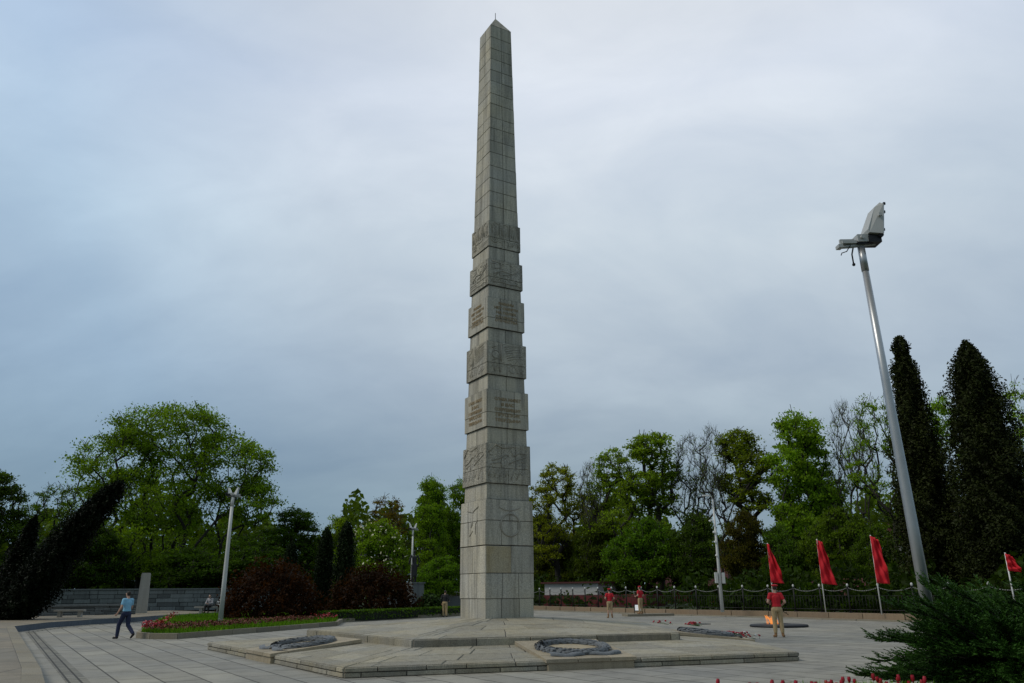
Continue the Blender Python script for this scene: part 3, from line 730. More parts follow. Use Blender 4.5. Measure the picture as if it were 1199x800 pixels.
# conifers: lumpy dense columns
def conifer(name,seed,h,rmax,prof,n,lsize,mat,lean=0.,lump=.25,label=None,cat='tree',group=None,loc=(0,0,0),colr=(1,1,1),part='crown'):
    rng=np.random.default_rng(seed); root=empty(name,loc,0,label,cat,group)
    t=rng.uniform(0,1,n*2)
    rp=np.interp(t,[p[0] for p in prof],[p[1] for p in prof])*rmax
    keep=rng.uniform(0,1,n*2)<(rp/rmax*.85+.15); t=t[keep][:n]; rp=rp[keep][:n]
    th=rng.uniform(0,2*PI,len(t))
    lum=1+lump*(np.sin(th*3+t*19+seed)*.4+np.sin(th*5-t*37+seed*2)*.35+np.sin(th*9+t*71)*.3)
    lum=lum+.15*np.sin(th*9+t*h*2.3)*np.sin(t*h*3.1+th*3+seed)+.10*np.sin(th*17+t*h*6.3)
    rr_=rp*lum*rng.uniform(.1,1,len(t))**.4*(1+.10*(rng.uniform(0,1,len(t))>.93))
    cen=np.stack([rr_*np.cos(th)+lean*h*t**1.3,rr_*np.sin(th),t*h+rng.normal(0,.06,len(t))],1)
    od=np.stack([np.cos(th),np.sin(th),np.full(len(t),.5)],1)
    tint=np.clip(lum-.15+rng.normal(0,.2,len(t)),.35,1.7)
    q=leaf_quads(cen,lsize,.2,.5,rng,od,.5)
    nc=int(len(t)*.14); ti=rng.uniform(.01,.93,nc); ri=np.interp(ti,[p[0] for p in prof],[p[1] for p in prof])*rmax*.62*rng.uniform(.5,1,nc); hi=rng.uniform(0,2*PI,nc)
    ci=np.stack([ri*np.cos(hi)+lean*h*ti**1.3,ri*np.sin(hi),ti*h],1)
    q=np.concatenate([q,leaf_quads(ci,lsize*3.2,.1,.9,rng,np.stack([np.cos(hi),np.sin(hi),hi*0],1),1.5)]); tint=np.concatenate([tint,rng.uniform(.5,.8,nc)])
    c=mesh_np(part,q,4,mat,root,tint); c.color=(*colr,1)
    mb=MB(); mb.tube([(lean*h*(k/6)**1.3,0,h*.9*k/6) for k in range(7)],[rmax*.16*(1-k/7) for k in range(7)],7); mb.build('trunk',M['bark'],root)
    return root
PC=[(0,.62),(.1,.95),(.25,1.),(.45,.82),(.65,.6),(.82,.4),(.92,.27),(1,.06)]
X1,_=px(1047,400,48); X2,_=px(1120,409,44)
conifer('conifer',1,17.0,2.05,[(0,.8),(.15,1.),(.4,.85),(.6,.66),(.72,.46),(.88,.36),(.925,.17),(.96,.27),(1,.10)],56000,.17,M['needle'],.0,.4,'tall dark conifer with a small tuft at its tip, nearer the three red flags',loc=(X1+.35,48,.15),colr=(.62,.46,.36),group='tall conifers by the right lamp post')
conifer('conifer',2,15.4,2.25,[(0,.85),(.2,1.),(.4,.97),(.6,.8),(.78,.62),(.9,.42),(.97,.2),(1,.06)],64000,.17,M['needle'],.0,.35,'broader tall dark conifer at the right, behind the fourth red flag',loc=(X2+.6,44,.15),colr=(.55,.42,.36),group='tall conifers by the right lamp post')
conifer('leaning_conifer',3,7.9,1.45,[(0,.55),(.12,.95),(.3,1.),(.5,.85),(.7,.72),(.88,.55),(.96,.36),(1,.1)],30000,.15,M['needle'],.62,.3,'black-green conifer leaning far to the right in front of the grey wall',loc=(-28.6,47,.2),colr=(.10,.12,.11),group='dark conifers by the left wall')
conifer('conifer',4,6.0,1.05,[(0,.9),(.3,1.),(.6,.7),(.85,.35),(1,.05)],14000,.14,M['needle'],.16,.3,'short pointed dark conifer left of the leaning one',loc=(-29.8,47.6,.2),colr=(.10,.12,.11),group='dark conifers by the left wall')
for k,(xp,yt,r_,Y,lb) in enumerate([(342,634,.62,57,'shortest and leftmost of the three slim dark columnar conifers between the burgundy shrubs'),(383,618,.72,58,'middle one of the three slim dark columnar conifers between the burgundy shrubs'),(407,610,.85,57,'tallest and rightmost of the three slim dark columnar conifers between the burgundy shrubs')]):
    X,Z=px(xp,yt,Y)
    conifer('columnar_conifer',10+k,Z-.2,r_,[(0,.9),(.5,1.),(.8,.75),(.93,.45),(1,.08)],9000,.13,M['needle'],0,.15,lb,loc=(X,Y,.2),colr=(.3,.36,.34),group='slim columnar conifers')

def shrub(name,label,cat,loc,r,n,lsize,mat,colr,seed,group=None,part='foliage'):
    rng=np.random.default_rng(seed); root=empty(name,loc,0,label,cat,group)
    v=rng.normal(size=(n,3)); v[:,2]=np.abs(v[:,2]); v/=np.linalg.norm(v,axis=1)[:,None]
    th=np.arctan2(v[:,1],v[:,0]); el=v[:,2]
    lum=1+.10*np.sin(th*5+el*7+seed)+.08*np.sin(th*11-el*13)+.06*np.sin(th*23+el*29)
    rad=lum*rng.uniform(.55,1.0,n)**.5
    cen=v*rad[:,None]*np.array(r)
    cen[:,2]*= .93
    c=mesh_np(part,leaf_quads(cen,lsize,.4,.5,rng,v,.8),4,mat,root,np.clip(lum*rng.uniform(.5,1.4,n),.3,1.8)); c.color=(*colr,1)
    mb=MB()
    for k in range(9):
        a=rng.uniform(0,6.28); e=rng.uniform(.3,.8)
        mb.tube([(0,0,0),(r[0]*.35*math.cos(a),r[1]*.35*math.sin(a),r[2]*.4),(r[0]*e*math.cos(a),r[1]*e*math.sin(a),r[2]*.8)],[.05,.035,.012],5)
    mb.build('branches',M['bark'],root)
    return root
BU=(.62,.20,.32)
shrub('burgundy_shrub','burgundy rounded shrub right beside the left lamp post','shrub',(-13.75,46.2,.2),(2.75,2.6,3.25),11000,.2,M['leaf'],(.26,.055,.11),31,'burgundy shrubs')
shrub('burgundy_shrub','burgundy rounded shrub in front of the bronze statue','shrub',(-9.2,53,.2),(2.9,2.4,3.15),10000,.2,M['leaf'],(.22,.05,.10),32,'burgundy shrubs')
shrub('green_shrub','small spiky green shrub at the foot of the statue pedestal','shrub',(-5.9,57.0,.2),(1.1,1.,1.25),3000,.22,M['needle'],(.7,.8,.7),33)

# ------------------------------------------------------------------ flower bed, hedge
BED=[(-15.6,34.2),(-14.5,31.6),(-13.6,30.75),(-12.5,30.6),(-10.95,34.95),(-8.88,41.2),(-9.6,46.),(-4.6,54.4),(-3.,57.5),(-9,63),(-17,62),(-21.7,61.5),(-22.2,51.6)]
mb=MB(); bc=Vector((sum(p[0] for p in BED)/len(BED),sum(p[1] for p in BED)/len(BED)))
inn=[(Vector(p)+(bc-Vector(p)).normalized()*.26) for p in BED]
mb.add([(p.x,p.y,.17) for p in inn],[tuple(range(len(BED)))]); tag(mb.build('flower_bed_soil',M['soil']),kind='structure')
mb=MB()
for i in range(len(BED)):
    a,b=Vector(BED[i]),Vector(BED[(i+1)%len(BED)]); a2,b2=inn[i],inn[(i+1)%len(BED)]
    n=max(1,round((b-a).length/1.5))
    for k in range(n):
        g=.012/(b-a).length; t0,t1=k/n+g,(k+1)/n-g
        q=[a.lerp(b,t0),a.lerp(b,t1),a2.lerp(b2,t1),a2.lerp(b2,t0)]
        mb.prism([(v.x,v.y) for v in q],-.01,.2+rnd.uniform(-.006,.006),rnd.uniform(.82,1.1))
tag(mb.build('bed_kerb',M['kerb']),'low stone kerb edging the grassy flower bed on the left','kerb')
def inpoly(x,y,poly):
    c=False; j=len(poly)-1
    for i in range(len(poly)):
        xi,yi=poly[i][0],poly[i][1]; xj,yj=poly[j][0],poly[j][1]
        if (yi>y)!=(yj>y) and x<(xj-xi)*(y-yi)/(yj-yi)+xi: c=not c
        j=i
    return c
rb=random.Random(9); blades=[];bt=[]
IN=[(p.x,p.y) for p in inn]
while len(blades)<26000:
    x=rb.uniform(-22,-4); y=rb.uniform(30.5,62)
    if rb.random()>min(1,(38/y)**2.2): continue
    if not inpoly(x,y,IN): continue
    a=rb.uniform(0,6.28); wd=.025; h=rb.uniform(.1,.26); lx,ly=rb.gauss(0,.05),rb.gauss(0,.05)
    blades.append([(x-wd*math.cos(a),y-wd*math.sin(a),.165),(x+wd*math.cos(a),y+wd*math.sin(a),.165),(x+lx,y+ly,.165+h)]); bt.append(rb.uniform(.7,1.5))
o=mesh_np('bed_grass',blades,3,M['leaf'],None,bt); o.color=(.7,.95,.7,1); tag(o,'bright green grass and leaves filling the flower bed','grass',kind='stuff')
# bedding flowers: brownish red band along the front, bright red tulips at the tip and right end
fl=[];ft=[]
front=[Vector(p) for p in ((-12.5,30.6),(-10.95,34.95),(-8.88,41.2))]
def addfl(x,y,z,s): 
    p=np.array([[x,y,z]]); fl.append(leaf_quads(p,s,.8,.8,np.random.default_rng(len(fl)))[0])
k=0
while k<2100:
    t=rb.random(); p=front[0].lerp(front[1],t*2) if t<.5 else front[1].lerp(front[2],t*2-1)
    off=rb.choice((rb.gauss(1.0,.22),rb.gauss(2.0,.3),rb.gauss(1.3,.6)))
    x,y=p.x-off*.95,p.y+off*.33+rb.uniform(-.2,.2)
    if off>.3 and inpoly(x,y,IN): addfl(x,y,.17+rb.uniform(.16,.34),.085); k+=1
o=mesh_np('bedding_flowers',fl,4,plain('rusty_red_bloom',(.12,.024,.008),.7,0,.5,3),None,None); tag(o,'rusty red flowers planted in bands along the bed front','flowers',kind='stuff')
fl=[]; k=0
while k<520:
    if k<300: x,y=rb.gauss(-14.5,.4),rb.gauss(32.0,.7)
    elif k<420:
        t=rb.random(); x,y=-15.3-6.3*t+rb.uniform(.3,.7),34.4+16.5*t+rb.uniform(-.3,.3)
    else: x,y=rb.gauss(-9.75,.3),rb.gauss(42.6,.8)
    if inpoly(x,y,IN): addfl(x,y,.17+rb.uniform(.2,.42),.08); k+=1
o=mesh_np('bed_tulips',fl,4,M['petal'],None,None); tag(o,'crimson tulips massed at both ends of the flower bed','flowers',kind='stuff')
# clipped hedge
hp=[Vector((-10.6,45.2)),Vector((-8.8,47.8)),Vector((-6.6,51.6)),Vector((-4.7,55.0)),Vector((-1.5,60.6)),Vector((1,65))]
rng=np.random.default_rng(5); n=9000; cs=[];od=[]
for i in range(n):
    t=rng.uniform(0,len(hp)-1-1e-6); k=int(t); p=hp[k].lerp(hp[k+1],t-k); d=(hp[k+1]-hp[k]).normalized(); nn=Vector((-d.y,d.x))
    a=rng.uniform(-.42,.42); zt=rng.uniform(0,1)
    if abs(a)<.34 and zt<.75: zt=rng.uniform(.8,1)
    cs.append((p.x+nn.x*a,p.y+nn.y*a,.12+.50*zt)); od.append((nn.x*a*2,nn.y*a*2,zt))
root=empty('hedge',(0,0,0),0,'low clipped green hedge between the burgundy shrubs and the platform','hedge')
o=mesh_np('foliage',leaf_quads(np.array(cs),.14,.4,.5,rng,np.array(od),1.),4,M['leaf'],root,rng.uniform(.5,1.4,n)); o.color=(.6,.75,.7,1)
mb=MB()
for k in range(len(hp)-1):
    d=(hp[k+1]-hp[k]); nn=Vector((-d.y,d.x)).normalized()*.3
    q=[hp[k]-nn,hp[k+1]-nn,hp[k+1]+nn,hp[k]+nn]; mb.prism([(v.x,v.y) for v in q],.05,.5)
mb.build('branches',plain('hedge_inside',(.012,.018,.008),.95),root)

# ------------------------------------------------------------------ juniper in the foreground right
def juniper(label,loc,spread,nb,seed,colr):
    rng=np.random.default_rng(seed); root=empty('juniper',loc,0,label,'shrub','spreading junipers in the foreground')
    tris=[];tt=[]; mb=MB()
    for b in range(nb):
        az=rng.uniform(0,2*PI); el=rng.uniform(.12,1.05); L=spread*rng.uniform(.6,1.08)*(1.-.22*el)*(.7 if math.cos(az)<.1 and math.sin(az)<-.15 else 1.)
        p=np.array([rng.normal(0,.25),rng.normal(0,.25),rng.uniform(.02,.2)]); d=np.array([math.cos(az)*math.cos(el),math.sin(az)*math.cos(el),math.sin(el)]); pts=[p]
        ns=12
        for k in range(ns):
            d=d+np.array([0,0,-.055+.02*(k>8)])+rng.normal(0,.05,3); d/=np.linalg.norm(d); p=p+d*L/ns
            if p[2]<.06: p[2]=.06
            pts.append(p)
        mb.tube(pts,[.022*(1-k/(ns+1)) +.003 for k in range(ns+1)],4,cap=False)
        side=np.cross(d,[0,0,1]); side/=np.linalg.norm(side)+1e-9; bt_=rng.uniform(.7,1.3)
        for k in range(2,ns+1):
            f=k/ns; base=pts[k]; dd=pts[k]-pts[k-1]; dd/=np.linalg.norm(dd)
            for rep in range(7):
                s_=(-1)**rep; tw=(dd*rng.uniform(.6,1.1)+side*s_*rng.uniform(.15,.75)+np.array([0,0,rng.uniform(-.05,.42)])); tw/=np.linalg.norm(tw)
                tl=(.17+.24*(1-abs(f-.62)))*rng.uniform(.6,1.2)*spread/2.2
                q0=pts[k-1]+(base-pts[k-1])*rng.uniform(0,1)
                perp=np.cross(tw,[0,0,1]); perp/=np.linalg.norm(perp)+1e-9
                tn=bt_*rng.uniform(.7,1.3)
                u=np.arange(17)/17.; c0=q0+np.outer(u,tw*tl)+np.outer(.05*u*u*tl,[0,0,1]); ln=(rng.uniform(.05,.10,17)*(1.1-.6*u))[:,None]
                sg=(np.where(np.arange(17)%2,1,-1)*rng.uniform(.2,.8,17))[:,None]
                dv=tw*.85+perp*sg+rng.normal(0,.25,(17,3)); dv/=np.linalg.norm(dv,axis=1)[:,None]
                wv=np.cross(dv,rng.normal(size=(17,3))); wv/=np.linalg.norm(wv,axis=1)[:,None]+1e-9; wv*=.0105
                tris.append(np.stack([c0-wv,c0+wv,c0+dv*ln],1)); tt.append(tn*(.75+.6*u))
    o=mesh_np('foliage',np.concatenate(tris),3,M['needle'],root,np.clip(np.concatenate(tt),.4,1.9)); o.color=(*colr,1)
    mb.build('branches',M['bark'],root)
    return root
juniper('spreading green juniper whose feathery tips reach out over the paving left of the lamp post',(7.0,11.1,.32),2.1,300,1,(.62,.95,.6))
juniper('spreading green juniper filling the bottom right corner in front of the conifers',(8.5,10.9,.38),2.3,260,2,(.58,.9,.6))
juniper('lower green juniper nearest the viewer at the bottom right, behind the tulips',(7.75,9.3,.2),1.5,170,3,(.6,.92,.6))

# ------------------------------------------------------------------ foreground bed with tulips
FB=[(1.6,9.05),(5.0,10.35),(5.2,12.2),(7.,13.6),(12,13.4),(14,9),(9,5),(2.6,6.6)]
mb=MB(); mb.prism(FB,-.01,.16); tag(mb.build('foreground_bed_soil',M['soil']),kind='structure')
def tulip_proto():
    root=empty('tulip'); mb=MB(); mb.tube([(0,0,0),(.006,.0,.2),(0,.004,.36)],[.006,.005,.0045],6); mb.build('stem',M['stem'],root)
    for s_ in (0,2.3,4.2):
        mb=MB(); n=6; vs=[]
        for k in range(n+1):
            t=k/n; w_=.026*math.sin(PI*min(1,t*.9+.1))**.8; r=.015+.10*t**1.4; z=.29*t-.05*t*t
            for e in (-1,0,1): vs.append((r*math.cos(s_)-e*w_*math.sin(s_)-(.008 if e==0 else 0)*math.cos(s_),r*math.sin(s_)+e*w_*math.cos(s_),z))
        mb.add(vs,[(3*k+e,3*k+e+1,3*k+e+4,3*k+e+3) for k in range(n) for e in (0,1)],1,0,True); mb.build('leaf',M['stem'],root)
    mb=MB()
    for ring in range(2):
        for p in range(3):
            a=2*PI*p/3+ring*PI/3; n=6; vs=[]
            for k in range(n+1):
                t=k/n; rr_=(.0235-.002*ring)*math.sin(PI*(t*.74+.06))**.7*1.0; ww=.9*math.sin(PI*(t*.93+.05))**.6
                for e in (-1,-.5,0,.5,1): vs.append((rr_*math.cos(a+e*ww),rr_*math.sin(a+e*ww),.355+.058*t))
            mb.add(vs,[(5*k+e,5*k+e+1,5*k+e+6,5*k+e+5) for k in range(n) for e in range(4)],1,0,True)
    mb.build('blossom',M['petal'],root); return root
tp=tulip_proto(); rt_=random.Random(21); first=True
TL=[]
for xp in (834,):
    TL.append((xp,794))
for i in range(34):
    xp=rt_.uniform(880,1075); yt=800-rt_.uniform(0,12)*min(1,.25+(xp-880)/170.)
    TL.append((xp,yt))
for (xp,yt) in TL:
    Y=rt_.uniform(8.4,10.0) if xp<1000 else rt_.uniform(8.6,10.6)
    X,Z=px(xp,yt,Y); h=max(.30,min(.62,Z-.16)); 
    o=tp if first else copy_tree(tp); first=False
    o.location=(X,Y,.155); o.rotation_euler=(rt_.gauss(0,.08),rt_.gauss(0,.08),rt_.uniform(0,6.28)); o.scale=(.85,.85,h/.41)
    tag(o,'red tulip with pointed green leaves in the foreground bed beside the juniper','tulip','red tulips along the bottom edge')
rng=np.random.default_rng(77); bl=[];bt=[]
for i in range(2600):
    xp=rng.uniform(900,1090); Y=rng.uniform(8.3,10.4); X,Z=px(xp,800,Y)
    h=min(.5,Z-.16+.06*rng.uniform(-1,.9)); h=max(.1,h)
    if (xp-880)/220.<rng.uniform(0,1): h*=.72
    a=rng.uniform(0,6.28); wv=np.array([math.cos(a),math.sin(a),0])*.012; c0=np.array([X,Y,.155]); tip=c0+np.array([rng.normal(0,.07),rng.normal(0,.07),h])
    mid=(c0+tip)/2+np.array([rng.normal(0,.015),rng.normal(0,.015),.0])
    bl.append([c0-wv*.6,c0+wv*.6,mid+wv,tip]); bt.append(rng.uniform(.7,1.5))
o=mesh_np('tulip_leaves',bl,4,M['leaf'],None,bt); o.color=(1.,1.35,1.,1); tag(o,'tangle of green leaves among the foreground tulips','leaves',kind='stuff')

# ------------------------------------------------------------------ lamp posts
def lamp_post(loc,h,rz,label,r0=.11,r1=.062,mat='steel',two=False,hs=1.):
    root=empty('lamp_post',loc,rz,label,'lamp post','floodlight lamp posts')
    mb=MB(); mb.tube([(0,0,0),(0,0,h*.33),(0,0,h*.66),(0,0,h-.45)],[r0,r0*.84+r1*.16,r0*.4+r1*.6,r1*1.08],20); mb.tube([(0,0,h-.46),(0,0,h)],[r1*1.2,r1*1.2],20)
    mb.tube([(0,0,-.0),(0,0,.03)],[r0*1.9,r0*1.9],16)
    mb.build('pole',M[mat],root)
    # bracket arm with clamps, seen edge on
    mb=MB(); mb.tube([(-.36,0,h-.0),(-.18,0,h+.02),(.26,0,h+.08)],[.028,.038,.045],8); mb.box((-.1,0,h+.08),(.5,.14,.05),0); mb.box((-.39,0,h+.01),(.08,.13,.06),0)
    mb.box((.02,0,h+.14),(.2,.2,.14)); mb.tube([(.0,-.14,h+.15),(.0,.14,h+.15)],.035,8); mb.box((-.24,0,h+.10),(.26,.05,.1),0)
    mb.build('bracket',M['greybox'],root)
    mb=MB(); mb.box((.22,0,h+.11),(.22,.26,.13)); mb.tube([(.32,-.17,h+.17),(.32,.17,h+.17)],.045,8); mb.box((.05,0,h+.06),(.28,.16,.05))
    mb.build('tilting_joint',M['darkmetal'],root)
    mb=MB(); mb.tube([(-.12,.03,h+.03),(-.17,.03,h-.12),(-.16,.05,h-.28)],.014,5); mb.sphere((-.16,.05,h-.31),.03,8,6)
    mb.tube([(-.2,-.03,h+.03),(-.3,-.05,h-.1),(-.38,-.03,h-.12),(-.41,-.05,h-.17)],.009,5); mb.build('loose_cable',M['darkmetal'],root)
    def head(sign):
        # wedge housing: deep at the back, glass facing outwards
        A=R(79); ca,sa=math.cos(A),math.sin(A); o0=Vector((.30*sign*hs,0,h+.18*hs))
        ax=Vector((ca*sign,0,sa)); nx=Vector((sa*sign,0,-ca)); yv=Vector((0,1,0))
        P=lambda l,d,y:o0+(ax*l+nx*d+yv*y)*hs
        hw=.22; mbh=MB()
        vs=[P(.02,.06,-hw),P(.66,.06,-hw*.9),P(.72,.02,-hw*.6),P(.60,-.08,-hw*.6),P(.08,-.21,-hw*.8),P(.02,-.18,-hw*.8)]
        vs+=[Vector((v.x,-v.y,v.z)) for v in vs]
        fs=[(0,1,2,3,4,5),(11,10,9,8,7,6)]+[(i,6+i,6+(i+1)%6,(i+1)%6) for i in range(6)]
        mbh.add(vs,fs); mbh.box(P(.40,-.02,-hw-.01),(.05,.05,.05)); hd=mbh.build('lamp_head',M['white' if two else 'greybox'],root)
        bm=bmesh.new(); bm.from_mesh(hd.data); bmesh.ops.recalc_face_normals(bm,faces=bm.faces); bm.to_mesh(hd.data); bm.free()
        g_=MB(); q=[P(.03,.075,-hw),P(.66,.075,-hw*.9),P(.66,.075,hw*.9),P(.03,.075,hw)]; q2=[v-nx*.012 for v in q]
        g_.add(q+q2,[(0,1,2,3),(0,4,5,1),(1,5,6,2),(2,6,7,3),(3,7,4,0),(7,6,5,4)]); g_.build('glass',M['glass'],hd)
        cl_=MB(); 
        for l in (.12,.5,.68): cl_.box(P(l,.085,-hw*.8),(.035,.035,.045))
        cl_.build('clip',M['darkmetal'],hd)
    head(1)
    if two: head(-1)
    return root
_lp=lamp_post((6.39,12.6,.15),7.22,R(2),'tall grey steel lamp post with one tilted floodlight, rising from the junipers',.092,.052,'steel',False,.93)
_lp.rotation_euler=(0,R(-1.3),R(2))   # the post leans a little
lamp_post((-14.37,40.1,.17),6.12,R(180),'pale lamp post in the flower bed beside the burgundy shrub',.115,.07,'whitepole',True,.55)
X,Z=px(483,617,62); lamp_post((X+.05,62,.15),Z-.4,R(180),'pale lamp post in front of the bronze statue',.08,.06,'whitepole',True,.6)

# ------------------------------------------------------------------ camera mast at the right
root=empty('camera_mast',(12.35,48.6,.3),0,'thin grey mast with small cameras and a white box in front of the bare trees','mast')
mb=MB(); mb.tube([(0,0,0),(0,0,3),(0,0,6.6)],[.11,.085,.05],12); mb.build('pole',M['whitepole'],root)
for s_ in (-.2,.22):
    mb=MB(); mb.box((s_,-.02,1.95 if s_<0 else 1.93),(.16,.2,.62 if s_<0 else .62)); mb.build('equipment_box',M['whitepole'],root)
for z,s_ in ((4.05,-.1),(4.62,-.12),(5.3,-.3),(3.25,-.08)):
    mb=MB(); mb.tube([(0,0,z),(s_,-.05,z+.03)],.02,6); mb.tube([(s_,.05,z),(s_-.02,-.22,z-.03)],.055,10); mb.build('camera',M['white'],root)
mb=MB(); mb.tube([(0,0,6.55),(-.1,-.1,6.75),(-.35,-.2,6.8)],.025,6); mb.box((-.45,-.22,6.8),(.4,.18,.08)); mb.build('lamp_head',M['white'],root)

# ------------------------------------------------------------------ low parapet and chain fence
root=empty('low_parapet',(0,0,0),0,'long low brown stone parapet under the chain fence','wall')
mb=MB(); light=MB()
for i in range(len(FENCE)-1):
    a,b=Vector(FENCE[i]),Vector(FENCE[i+1]); d=(b-a).normalized(); n_=Vector((-d.y,d.x))*-1
    if n_.y<0: n_=-n_
    L=(b-a).length; k=max(1,round(L/2.4))
    for j in range(k):
        p,q=a.lerp(b,j/k),a.lerp(b,(j+1)/k-.006)
        mb.prism([tuple(p),tuple(q),tuple(q+n_*.7),tuple(p+n_*.7)],0,.34,rnd.uniform(.88,1.1))
        p2,q2=p-n_*.55,q-n_*.55
        light.prism([tuple(p2),tuple(q2),tuple(q-n_*.003),tuple(p-n_*.003)],-.01,.055,rnd.uniform(.95,1.1))
mb.build('wall',M['parapet'],root); light.build('base_course',M['kerb'],root)
root=empty('chain_fence',(0,0,0),0,'black post fence hung with pale swagged chains along the parapet','fence')
# points every 1.85 m
pts=[]; carry=0
for i in range(len(FENCE)-1):
    a,b=Vector(FENCE[i]),Vector(FENCE[i+1]); L=(b-a).length; d=(b-a)/L; n_=Vector((d.y,-d.x)); n_=n_ if n_.y>0 else -n_
    t=carry
    while t<L: pts.append(a+d*t+n_*.4); t+=1.85
    carry=t-L
pm=MB(); pm.tube([(0,0,0),(0,0,1.32)],.045,8); pm.box((0,0,.03),(.16,.16,.06)); pm.box((0,0,1.3),(.11,.11,.06))
bl_=MB(); bl_.sphere((0,0,1.41),(.062,.062,.085),10,8); bl_.tube([(0,0,1.33),(0,0,1.36)],.03,8)
post0=None
for i,p in enumerate(pts):
    if post0 is None:
        post0=pm.build('post',M['iron'],root); post0.location=(p.x,p.y,.335); bl_.build('finial',M['whitepole'],post0)
    else:
        c=post0.copy(); col.objects.link(c); c.parent=root; c.location=(p.x,p.y,.335)
        for ch in post0.children:
            e=ch.copy(); col.objects.link(e); e.parent=c
chn=MB(); rail=MB()
for i in range(len(pts)-1):
    a,b=pts[i],pts[i+1]; far=a.length
    for k in range(17):
        t=(k+.5)/17; p=a.lerp(b,t); z=.335+1.28-.17*4*t*(1-t); p2=a.lerp(b,t+.03); z2=.335+1.28-.17*4*(t+.03)*(1-t-.03)
        dv=Vector((p2.x-p.x,p2.y-p.y,z2-z)).normalized()*.045
        chn.tube([(p.x-dv.x,p.y-dv.y,z-dv.z),(p.x,p.y,z),(p.x+dv.x,p.y+dv.y,z+dv.z)],[.008,.026,.008],5)
    rail.tube([(a.x,a.y,.5),(b.x,b.y,.5)],.018,5); rail.tube([(a.x,a.y,1.2),(b.x,b.y,1.2)],.012,5)
    for k in range(1,9):
        p=a.lerp(b,k/9); rail.tube([(p.x,p.y,.36),(p.x,p.y,1.2)],.012,4)
chn.build('chain',plain('pale_grey_chain',(.24,.24,.24),.6),root); rail.build('railing',M['iron'],root)

# ------------------------------------------------------------------ flags
def flag(loc,H,flen,wtop,wbot,seed,label,z0):
    root=empty('red_flag',loc,0,label,'flag','plain red flags on white poles')
    mb=MB(); mb.tube([(0,0,0),(0,0,H)],.032,8); mb.build('pole',M['white'],root)
    rr_=random.Random(seed); nu,nv=12,22; vs=[]
    ph=rr_.uniform(0,6)
    for j in range(nv+1):
        v=j/nv
        for i in range(nu+1):
            u=i/nu; wd=wtop+(wbot-wtop)*v**.8
            wd*=1.04; x=.02+u*wd; z=H-.03-flen*v-u*wd*.55*(1-v)**.6+ .05*u*math.sin(v*7+ph)*v-.10*u*v
            y=.12*math.sin(u*8+v*5+ph)*u+.10*math.sin(u*14-v*8+ph*2)*(.2+u)+.04*math.sin(v*17+u*6+ph)
            vs.append((x-.07,y*(1 if u>.15 else .3)-.06,z))
    mb=MB(); mb.add(vs,[(j*(nu+1)+i,j*(nu+1)+i+1,(j+1)*(nu+1)+i+1,(j+1)*(nu+1)+i) for j in range(nv) for i in range(nu)],1,0,True)
    o=mb.build('cloth',M['flag'],root); md=o.modifiers.new('thick','SOLIDIFY'); md.thickness=.008
    return root
flag((14.9,46.9,.3),3.85,2.20,.10,.80,1,'red flag behind the guard at the eternal flame',0)
flag((16.95,44.6,.3),3.92,2.35,.30,.78,2,'red flag between the guard at the flame and the juniper, its whole white pole visible',0)
flag((18.5,41.3,.3),3.9,2.35,.34,.70,3,'red flag nearest the grey steel lamp post',0)
flag((22.05,36.,.3),2.75,.75,.25,.62,4,'small red flag almost hidden behind the junipers at the right edge',0)

# ------------------------------------------------------------------ eternal flame
root=empty('eternal_flame',(11.62,36.2,0),0,'eternal flame burning on a flat dark ring behind the nearest guard','flame')
mb=MB(); N=40; prof=[(1.22,0),(1.24,.05),(1.2,.10),(.55,.13),(.5,.06),(.0,.06)]
vs=[(r*math.cos(2*PI*k/N),r*math.sin(2*PI*k/N),z) for r,z in prof for k in range(N)]
mb.add(vs,[(i*N+k,i*N+(k+1)%N,(i+1)*N+(k+1)%N,(i+1)*N+k) for i in range(len(prof)-1) for k in range(N)],1,0,True); mb.build('ring',M['darkmetal'],root)
m,nt,bs,out_=nodes_of('fire'); em=nt.nodes.new('ShaderNodeEmission'); v=coords(nt)
em.inputs[0].default_value=(1,.32,.06,1); em.inputs[1].default_value=1.05
tr=nt.nodes.new('ShaderNodeBsdfTransparent'); mx=nt.nodes.new('ShaderNodeMixShader')
nz=noise(nt,v,7,3); nt.links.new(ramp(nt,nz,[(.35,.05),(.65,.6)]),mx.inputs[0]); nt.links.new(tr.outputs[0],mx.inputs[1]); nt.links.new(em.outputs[0],mx.inputs[2]); nt.links.new(mx.outputs[0],out_.inputs[0])
mb=MB(); rf=random.Random(2)
for k in range(7):
    x,y=rf.gauss(-.22,.07),rf.gauss(0,.07); h=rf.uniform(.25,.5); dx=-rf.uniform(.0,.35)
    mb.tube([(x,y,.1),(x+dx*.15,y,.1+h*.3),(x+dx*.5,y+rf.gauss(0,.04),.1+h*.65),(x+dx,y,.1+h)],[.035,.06,.035,.006],8)
mb.build('flame',m,root)

